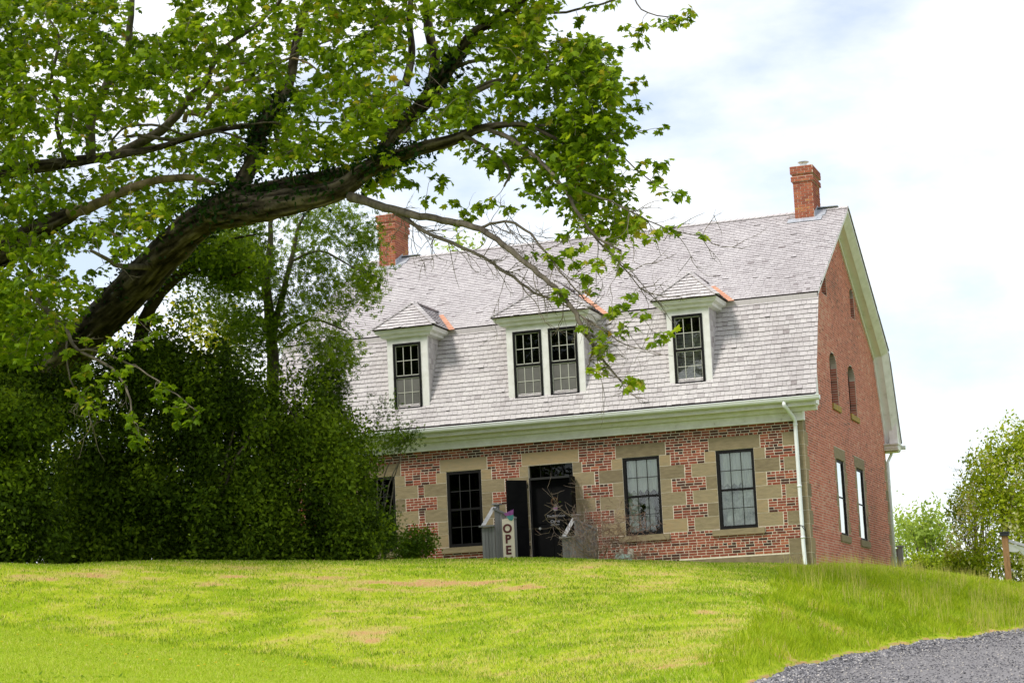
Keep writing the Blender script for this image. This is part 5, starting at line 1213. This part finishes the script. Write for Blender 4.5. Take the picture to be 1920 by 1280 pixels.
leaves(LP, R.uniform(.095, .18, len(rep)), tt, MAPLE, 'crown', M['maple'], maple, up=.85, rnd=.5, out=G, droop=.7)
print('maple leaves', len(rep))
# ivy on the trunk
IV = []
for kind, pts in LIMBS[:3]:
    P3 = [at(x, y, d_) for x, y, d_, _ in pts]; rad = [w_ / 2 * d_ / FPX for _, _, d_, w_ in pts]; q, rr = smooth_path(P3, rad, 12)
    for a_, r_ in zip(q, rr):
        if r_ < .12: continue
        if a_[2] < at(200, 572, 35 * FAR)[2] - 1.0: continue
        k = 30 if vnoise([a_], .8, 401, 2)[0] > .42 else 8
        dirn = R.normal(0, 1, (k, 3)); dirn[:, 2] = np.abs(dirn[:, 2]) * R.choice([1, -.3], k); dirn /= np.linalg.norm(dirn, axis=1)[:, None]
        IV.append(a_ + dirn * (r_ + .02 + np.abs(R.normal(0, .10, k)))[:, None])
IV = np.concatenate(IV); leaves(IV, R.uniform(.08, .16, len(IV)), R.uniform(0, 1, len(IV)), OVAL, 'ivy', M['ivy'], maple, up=.2, rnd=1.0)

# ---- shrubs and other trees: stems plus a crown of leaf clumps
def shrub(name, label, cat, base, blobs, leaf_sz, mat, tmpl=OVAL, n_leaf=6000, clump=.22, per=10, stems=7, stem_r=.03, group=None, stemmat='twig', trunk=None, gate_s=.9, gate_t=.62, tmean=.45, up=.6):
    """blobs: (pixel x, pixel y, distance, half-width px, half-height px, half-depth m, weight)"""
    base = np.array(base, float); root = empty(name, base, label, cat, group)
    wts = np.array([b[3] * b[4] * (b[6] if len(b) > 6 else 1) for b in blobs], float); wts /= wts.sum()
    ncl = n_leaf // per; C = []
    for b, w_ in zip(blobs, wts):
        k = int(round(ncl * w_ * 1.6)); g_ = R.normal(0, 1, (k, 3)); g_ /= np.linalg.norm(g_, axis=1)[:, None]; g_ *= (R.uniform(0, 1, k) ** .42)[:, None]
        s = b[2] / FPX; c0 = at(b[0], b[1], b[2])
        C.append(c0 + g_[:, 0:1] * b[3] * s * h_r + g_[:, 1:2] * b[5] * h_f + g_[:, 2:3] * np.array([0, 0, b[4] * s]))
    C = np.concatenate(C); C = C[vnoise(C, gate_s, sum(map(ord, name + label)) % 977, 2) < gate_t]
    st_ = MB(); ends = C[R.choice(len(C), min(stems, len(C)), replace=False)]
    for e_ in ends:
        b0 = base + np.array([R.normal(0, .12), R.normal(0, .12), -.1]); mid_ = b0 + (e_ - b0) * .5 + np.array([R.normal(0, .15), R.normal(0, .15), .12 * np.linalg.norm(e_ - b0)])
        q, rr = smooth_path([b0, mid_, e_], [stem_r, stem_r * .65, stem_r * .2], 5, .01); st_.tube(q, rr, 6, cap=False)
    if trunk:
        for pts in trunk:
            P3 = [at(x, y, d_) for x, y, d_, _ in pts]; q, rr = smooth_path(P3, [w_ / 2 * d_ / FPX for _, _, d_, w_ in pts], 4, .01); st_.tube(q, rr, 9, rough=.05)
    st_.build('stems' if not trunk else 'trunk', M[stemmat], root, smooth=True)
    rep = np.repeat(np.arange(len(C)), per); g_ = R.normal(0, 1, (len(rep), 3)) * clump * .55; LP = C[rep] + g_
    ctint = R.normal(0, .12, len(C)) + (vnoise(C, 1.7, 77, 2) - .5) * 1.3
    tt = np.clip(R.normal(tmean, .16, len(rep)) + ctint[rep], 0, .99)
    leaves(LP, R.uniform(.6, 1.45, len(rep)) * leaf_sz, tt, tmpl, 'crown', M[mat], root, up=up, rnd=.8)
    return root
def gbase(x, d_):
    p = at(x, 1050, d_); p[2] = gz(p[0], p[1]); return p
gs = 'dark shrubs along the left edge of the lawn'
shrub('dark_shrub', 'tall dark shrub at the left edge under the leaning trunk', 'shrub', gbase(-40, 43.6), [(-80, 900, 43.8, 150, 160, 1.5, 1.2), (30, 880, 43.6, 80, 170, 1.2, 1.4), (-60, 770, 44, 110, 50, 1.2), (50, 790, 43.8, 70, 55, 1, 1.2), (20, 720, 47.5, 60, 90, 1), (-20, 1020, 43.4, 160, 60, 1, 1.3), (10, 790, 42.4, 70, 40, .6, 1.4), (-30, 640, 48.5, 90, 90, 1.2), (60, 600, 49, 60, 60, 1)], .115, 'dark', n_leaf=52000, clump=.3, per=12, stems=9, stem_r=.05, group=gs, gate_s=1.5, gate_t=.60)
shrub('dark_shrub', 'dark round shrub beside the small gap of light, second from the left', 'shrub', gbase(180, 46.5), [(165, 950, 46.5, 100, 110, 1.5, 1.3), (215, 840, 47, 85, 110, 1.3), (175, 745, 47.5, 70, 60, 1), (95, 760, 48, 60, 60, 1), (240, 700, 48, 50, 60, 1), (170, 1030, 46.2, 100, 50, 1, 1.5)], .115, 'dark', n_leaf=44000, clump=.3, per=12, stems=9, stem_r=.05, group=gs, gate_s=1.5, gate_t=.58)
shrub('dark_shrub', 'tallest dark shrub below the feathery tree, with yellow light behind its top', 'shrub', gbase(380, 47), [(370, 900, 47, 130, 160, 1.8, 1.2), (320, 720, 47.5, 75, 85, 1.3), (410, 760, 47, 100, 120, 1.5), (300, 960, 46, 90, 95, 1, 1.2), (300, 650, 48, 40, 50, .8), (370, 1030, 46.6, 140, 50, 1.2, 1.4)], .11, 'dark', n_leaf=58000, clump=.28, per=12, stems=10, stem_r=.05, group=gs, gate_s=1.5, gate_t=.59)
shrub('dark_shrub', 'broad dark shrub reaching over the house eave, right end of the shrub mass', 'shrub', gbase(590, 48), [(570, 920, 48, 110, 140, 1.6), (635, 890, 48, 75, 140, 1.3), (545, 780, 48.5, 100, 100, 1.5), (650, 1000, 47.5, 75, 55, 1, 1.3), (480, 940, 47.5, 90, 120, 1.4), (580, 1035, 47.4, 120, 45, 1, 1.5)], .10, 'dark', n_leaf=56000, clump=.26, per=12, stems=10, stem_r=.045, group=gs, gate_s=1.5, gate_t=.60, tmean=.55)
shrub('green_shrub', 'lighter green shrub with arching sprays in front of the leftmost window', 'shrub', gbase(700, 50), [(640, 780, 50, 60, 100, .9), (680, 860, 49.8, 45, 90, .8), (620, 690, 50, 50, 70, .8), (690, 960, 49.5, 50, 90, .8), (745, 820, 50, 45, 22, .5, .8), (700, 770, 50, 50, 35, .6), (705, 1010, 49, 50, 45, .7)], .075, 'mid', tmpl=SPRIG, n_leaf=19000, clump=.22, per=11, stems=14, stem_r=.025, gate_t=.55, tmean=.5)
shrub('small_shrub', 'small green bush below the second window from the left', 'shrub', gbase(790, 51), [(785, 1015, 51, 34, 28, .5), (765, 1030, 51, 26, 24, .4), (812, 1025, 51, 14, 14, .3, .6)], .075, 'mid', n_leaf=2200, clump=.14, per=8, stems=8, stem_r=.012, gate_t=.6, tmean=.6)
shrub('feathery_tree', 'slim feathery light green tree in front of the left chimney and roof end', 'tree', gbase(512, 50.5), [(600, 470, 49, 100, 80, 1.6), (665, 520, 49, 65, 60, 1.2), (630, 430, 49, 85, 45, 1.2), (500, 480, 49.5, 80, 90, 1.6), (440, 560, 50, 70, 80, 1.2), (580, 600, 49, 80, 55, 1.2), (620, 660, 49, 60, 40, 1), (480, 640, 49.5, 80, 60, 1.2), (690, 480, 49, 40, 45, .8), (420, 470, 49.5, 60, 50, 1)], .135, 'ash', tmpl=SPRIG, n_leaf=15500, clump=.30, per=11, stems=0, gate_t=.49, gate_s=1.7, tmean=.5,
      trunk=[[(516, 1050, 50.5, 26), (512, 800, 50.2, 24), (512, 690, 49.8, 23), (507, 600, 49.4, 20), (500, 540, 49, 17), (505, 480, 49, 13), (508, 420, 49, 9), (520, 340, 49, 4)], [(512, 620, 49.5, 14), (527, 560, 49, 12), (545, 490, 49, 9), (562, 420, 49, 6), (590, 380, 49, 3)], [(545, 490, 49, 6), (600, 470, 48.8, 5), (660, 500, 48.6, 3), (710, 520, 48.5, 2)], [(505, 560, 49.2, 8), (450, 520, 49.4, 5), (420, 470, 49.6, 3)], [(512, 640, 49.5, 7), (580, 600, 48.8, 5), (650, 620, 48.6, 3)]], stemmat='limb')
shrub('back_stem_tree', 'dark forked stem rising behind the leaning trunk', 'tree', gbase(255, 49.5), [(400, 470, 47, 70, 50, 1.4), (330, 500, 47, 60, 50, 1.4), (450, 500, 47, 60, 40, 1), (400, 540, 47, 60, 30, 1), (250, 590, 48.5, 40, 40, .8), (350, 585, 48, 60, 35, 1, .5), (450, 600, 48, 50, 45, 1, .7)], .11, 'ash', n_leaf=9000, clump=.3, per=9, stems=0, gate_t=.52,
      trunk=[[(240, 1050, 49.5, 30), (255, 800, 49, 28), (262, 640, 48.5, 26), (285, 572, 48, 24), (320, 530, 47.6, 21), (352, 502, 47.3, 18), (370, 455, 47, 14), (388, 425, 47, 10), (400, 380, 47, 5)], [(300, 545, 47.8, 12), (380, 490, 47, 10), (430, 452, 46.6, 6), (480, 440, 46.2, 3)], [(352, 505, 47.3, 10), (420, 520, 46.8, 6), (470, 500, 46.2, 4)]], stemmat='bark')
shrub('back_thicket', 'pale green thicket glimpsed through gaps low behind the dark shrubs', 'thicket', gbase(300, 62), [(-100, 960, 62, 200, 110, 2), (150, 960, 62, 200, 110, 2), (400, 980, 62, 200, 90, 2), (560, 1000, 64, 60, 70, 1.5)], .16, 'ash', n_leaf=16000, clump=.4, per=10, stems=12, stem_r=.04, gate_t=.62, gate_s=.6)
shrub('yellow_tree', 'bright yellow green tree far behind the dark shrubs', 'tree', gbase(300, 72), [(250, 640, 72, 60, 60, 3), (330, 620, 72, 90, 50, 3), (420, 640, 72, 60, 60, 3), (120, 900, 72, 120, 130, 3), (330, 860, 72, 140, 130, 3)], .2, 'yellow', n_leaf=6500, clump=.6, per=9, stems=6, stem_r=.12, gate_t=.52, gate_s=.5)
shrub('roof_top_tree', 'pale tree tip just showing above the roof ridge', 'tree', gbase(870, 80), [(868, 465, 80, 34, 16, 1), (880, 620, 80, 90, 140, 3), (1010, 500, 80, 60, 20, 1, .6)], .22, 'pale', n_leaf=2400, clump=.5, per=8, stems=4, stem_r=.1, gate_t=.6, gate_s=.5)
# right hand side
shrub('hedge_tree', 'tall bushy hedge with white blossom at the right edge behind the post', 'hedge', gbase(1890, 58), [(1880, 980, 58, 85, 110, 2), (1930, 900, 58, 70, 90, 1.8), (1850, 920, 58.5, 50, 70, 1.3), (1960, 1000, 58, 100, 110, 2), (1810, 1040, 58, 50, 50, 1), (1890, 1060, 57.6, 110, 45, 1.2), (1905, 825, 58.5, 30, 45, 1), (1870, 850, 58.5, 22, 45, .8), (1935, 835, 58.5, 30, 40, 1), (1975, 850, 58, 60, 100, 1.6)], .12, 'hedge', n_leaf=22000, clump=.26, per=11, stems=26, stem_r=.014, gate_s=1.7, gate_t=.53, tmean=.68, stemmat='drytwig')
shrub('thorn_shrub', 'half bare brownish shrub with thin twigs left of the hedge', 'shrub', gbase(1835, 60), [(1840, 900, 60, 30, 60, .8), (1810, 960, 60, 28, 50, .8), (1860, 850, 60, 20, 40, .6)], .10, 'hedge', n_leaf=3400, clump=.22, per=8, stems=60, stem_r=.012, gate_t=.55, stemmat='drytwig')
shrub('far_tree', 'thin pale green tree beyond the rear corner of the house', 'tree', gbase(1730, 82), [(1735, 985, 82, 42, 45, 1.6), (1715, 1020, 82, 40, 40, 1.5), (1755, 1015, 82, 36, 40, 1.4), (1730, 1050, 82, 60, 30, 1.4)], .17, 'pale', n_leaf=3800, clump=.42, per=8, stems=14, stem_r=.05, gate_t=.48, gate_s=.8)
shrub('slender_tree', 'slender pale sapling hard against the rear corner of the gable', 'tree', gbase(1688, 80), [(1684, 975, 80, 14, 45, .8), (1692, 1010, 80, 18, 45, .8)], .14, 'pale', n_leaf=600, clump=.36, per=8, stems=5, stem_r=.05, gate_t=.6, gate_s=.8)
shrub('low_bush', 'low mixed green bush with yellow tips behind the long grass', 'shrub', gbase(1760, 68), [(1760, 1058, 68, 60, 22, 1), (1725, 1052, 68, 26, 16, .7), (1800, 1065, 66, 40, 28, 1)], .10, 'hedge', n_leaf=4200, clump=.2, per=9, stems=8, stem_r=.02, gate_t=.6)

# ---- bare bush in front of the steps
bb = gbase(1118, 50.8); bush = empty('bare_bush', bb, 'leafless tangled grey brown bush right of the front door', 'bush')
mb = MB()
def grow(p, u, ln, r_, lvl):
    q = [p]; c = p.copy(); v = u.copy(); nn = 4
    for k in range(nn):
        v = v + R.normal(0, .22, 3); v[2] += .03; v /= np.linalg.norm(v); c = c + v * ln / nn; q.append(c.copy())
    mb.tube(q, [r_ * (1 - .45 * k / nn) for k in range(nn + 1)], 5, cap=False)
    if lvl == 0: return
    for k in range(R.randint(3, 5)):
        j = R.randint(1, nn + 1); w_ = v + R.normal(0, .75, 3); w_[2] += .1; w_ /= np.linalg.norm(w_); grow(q[j], w_, ln * R.uniform(.5, .75), max(r_ * .55, .004), lvl - 1)
for (tx, ty, dd2) in ((1030, 985, 50.4), (1045, 955, 50.4), (1075, 935, 50.5), (1060, 1000, 50.4), (1110, 920, 50.8), (1140, 960, 51), (1165, 985, 50.9), (1190, 1010, 50.8), (1090, 965, 50.4), (1130, 990, 50.6), (1200, 1025, 51), (1150, 1015, 50.6)):
    e_ = at(tx, ty, dd2); u = e_ - bb; ln = np.linalg.norm(u); grow(bb + R.normal(0, .06, 3), u / ln, ln * .74, .0155, 3)
for k in range(420):
    e_ = at(R.normal(1150, 42), R.normal(1005, 26), R.normal(50.7, .25))
    if e_[2] < bb[2] + .05: continue
    u = R.normal(0, 1, 3); u[2] = abs(u[2]); u /= np.linalg.norm(u); mb.tube([e_ - u * .12, e_ + R.normal(0, .02, 3), e_ + u * .13 + R.normal(0, .04, 3)], [.006, .005, .003], 4, 1, cap=False)
mb.build('branches', [M['drytwig'], M['redtwig']], bush)
lp = np.array([at(1100, 928, 50.4), at(1103, 925, 50.4), at(1098, 932, 50.4), at(1070, 925, 50.4), at(1048, 940, 50.4)]); leaves(lp, R.uniform(.06, .09, len(lp)), np.full(len(lp), .6), OVAL, 'leaf', M['mid'], bush)
# thin bare twigs of the thorn shrub against the sky
tw2 = empty('bare_sapling', gbase(1800, 61), 'bare thin twigs reaching up against the sky at the right', 'sapling')
mb = MB()
for (tx, ty) in ((1785, 935), (1800, 880), (1815, 840), (1835, 830), (1800, 915), (1775, 960), (1850, 820), (1760, 985)):
    b0 = at(1835, 1060, 61); e_ = at(tx, ty, 61); q, rr = smooth_path([b0, b0 + (e_ - b0) * .5 + R.normal(0, .15, 3) + np.array([.2, 0, 0]), e_], [.018, .012, .004], 6, .01); mb.tube(q, rr, 4, cap=False)
    for k in range(9):
        j = R.randint(3, len(q)); u = R.normal(0, 1, 3); u[2] = abs(u[2]); u /= np.linalg.norm(u); mb.tube([q[j], q[j] + u * .25, q[j] + u * .5 + R.normal(0, .05, 3)], [.006, .005, .003], 4, cap=False)
mb.build('branches', M['drytwig'], tw2)
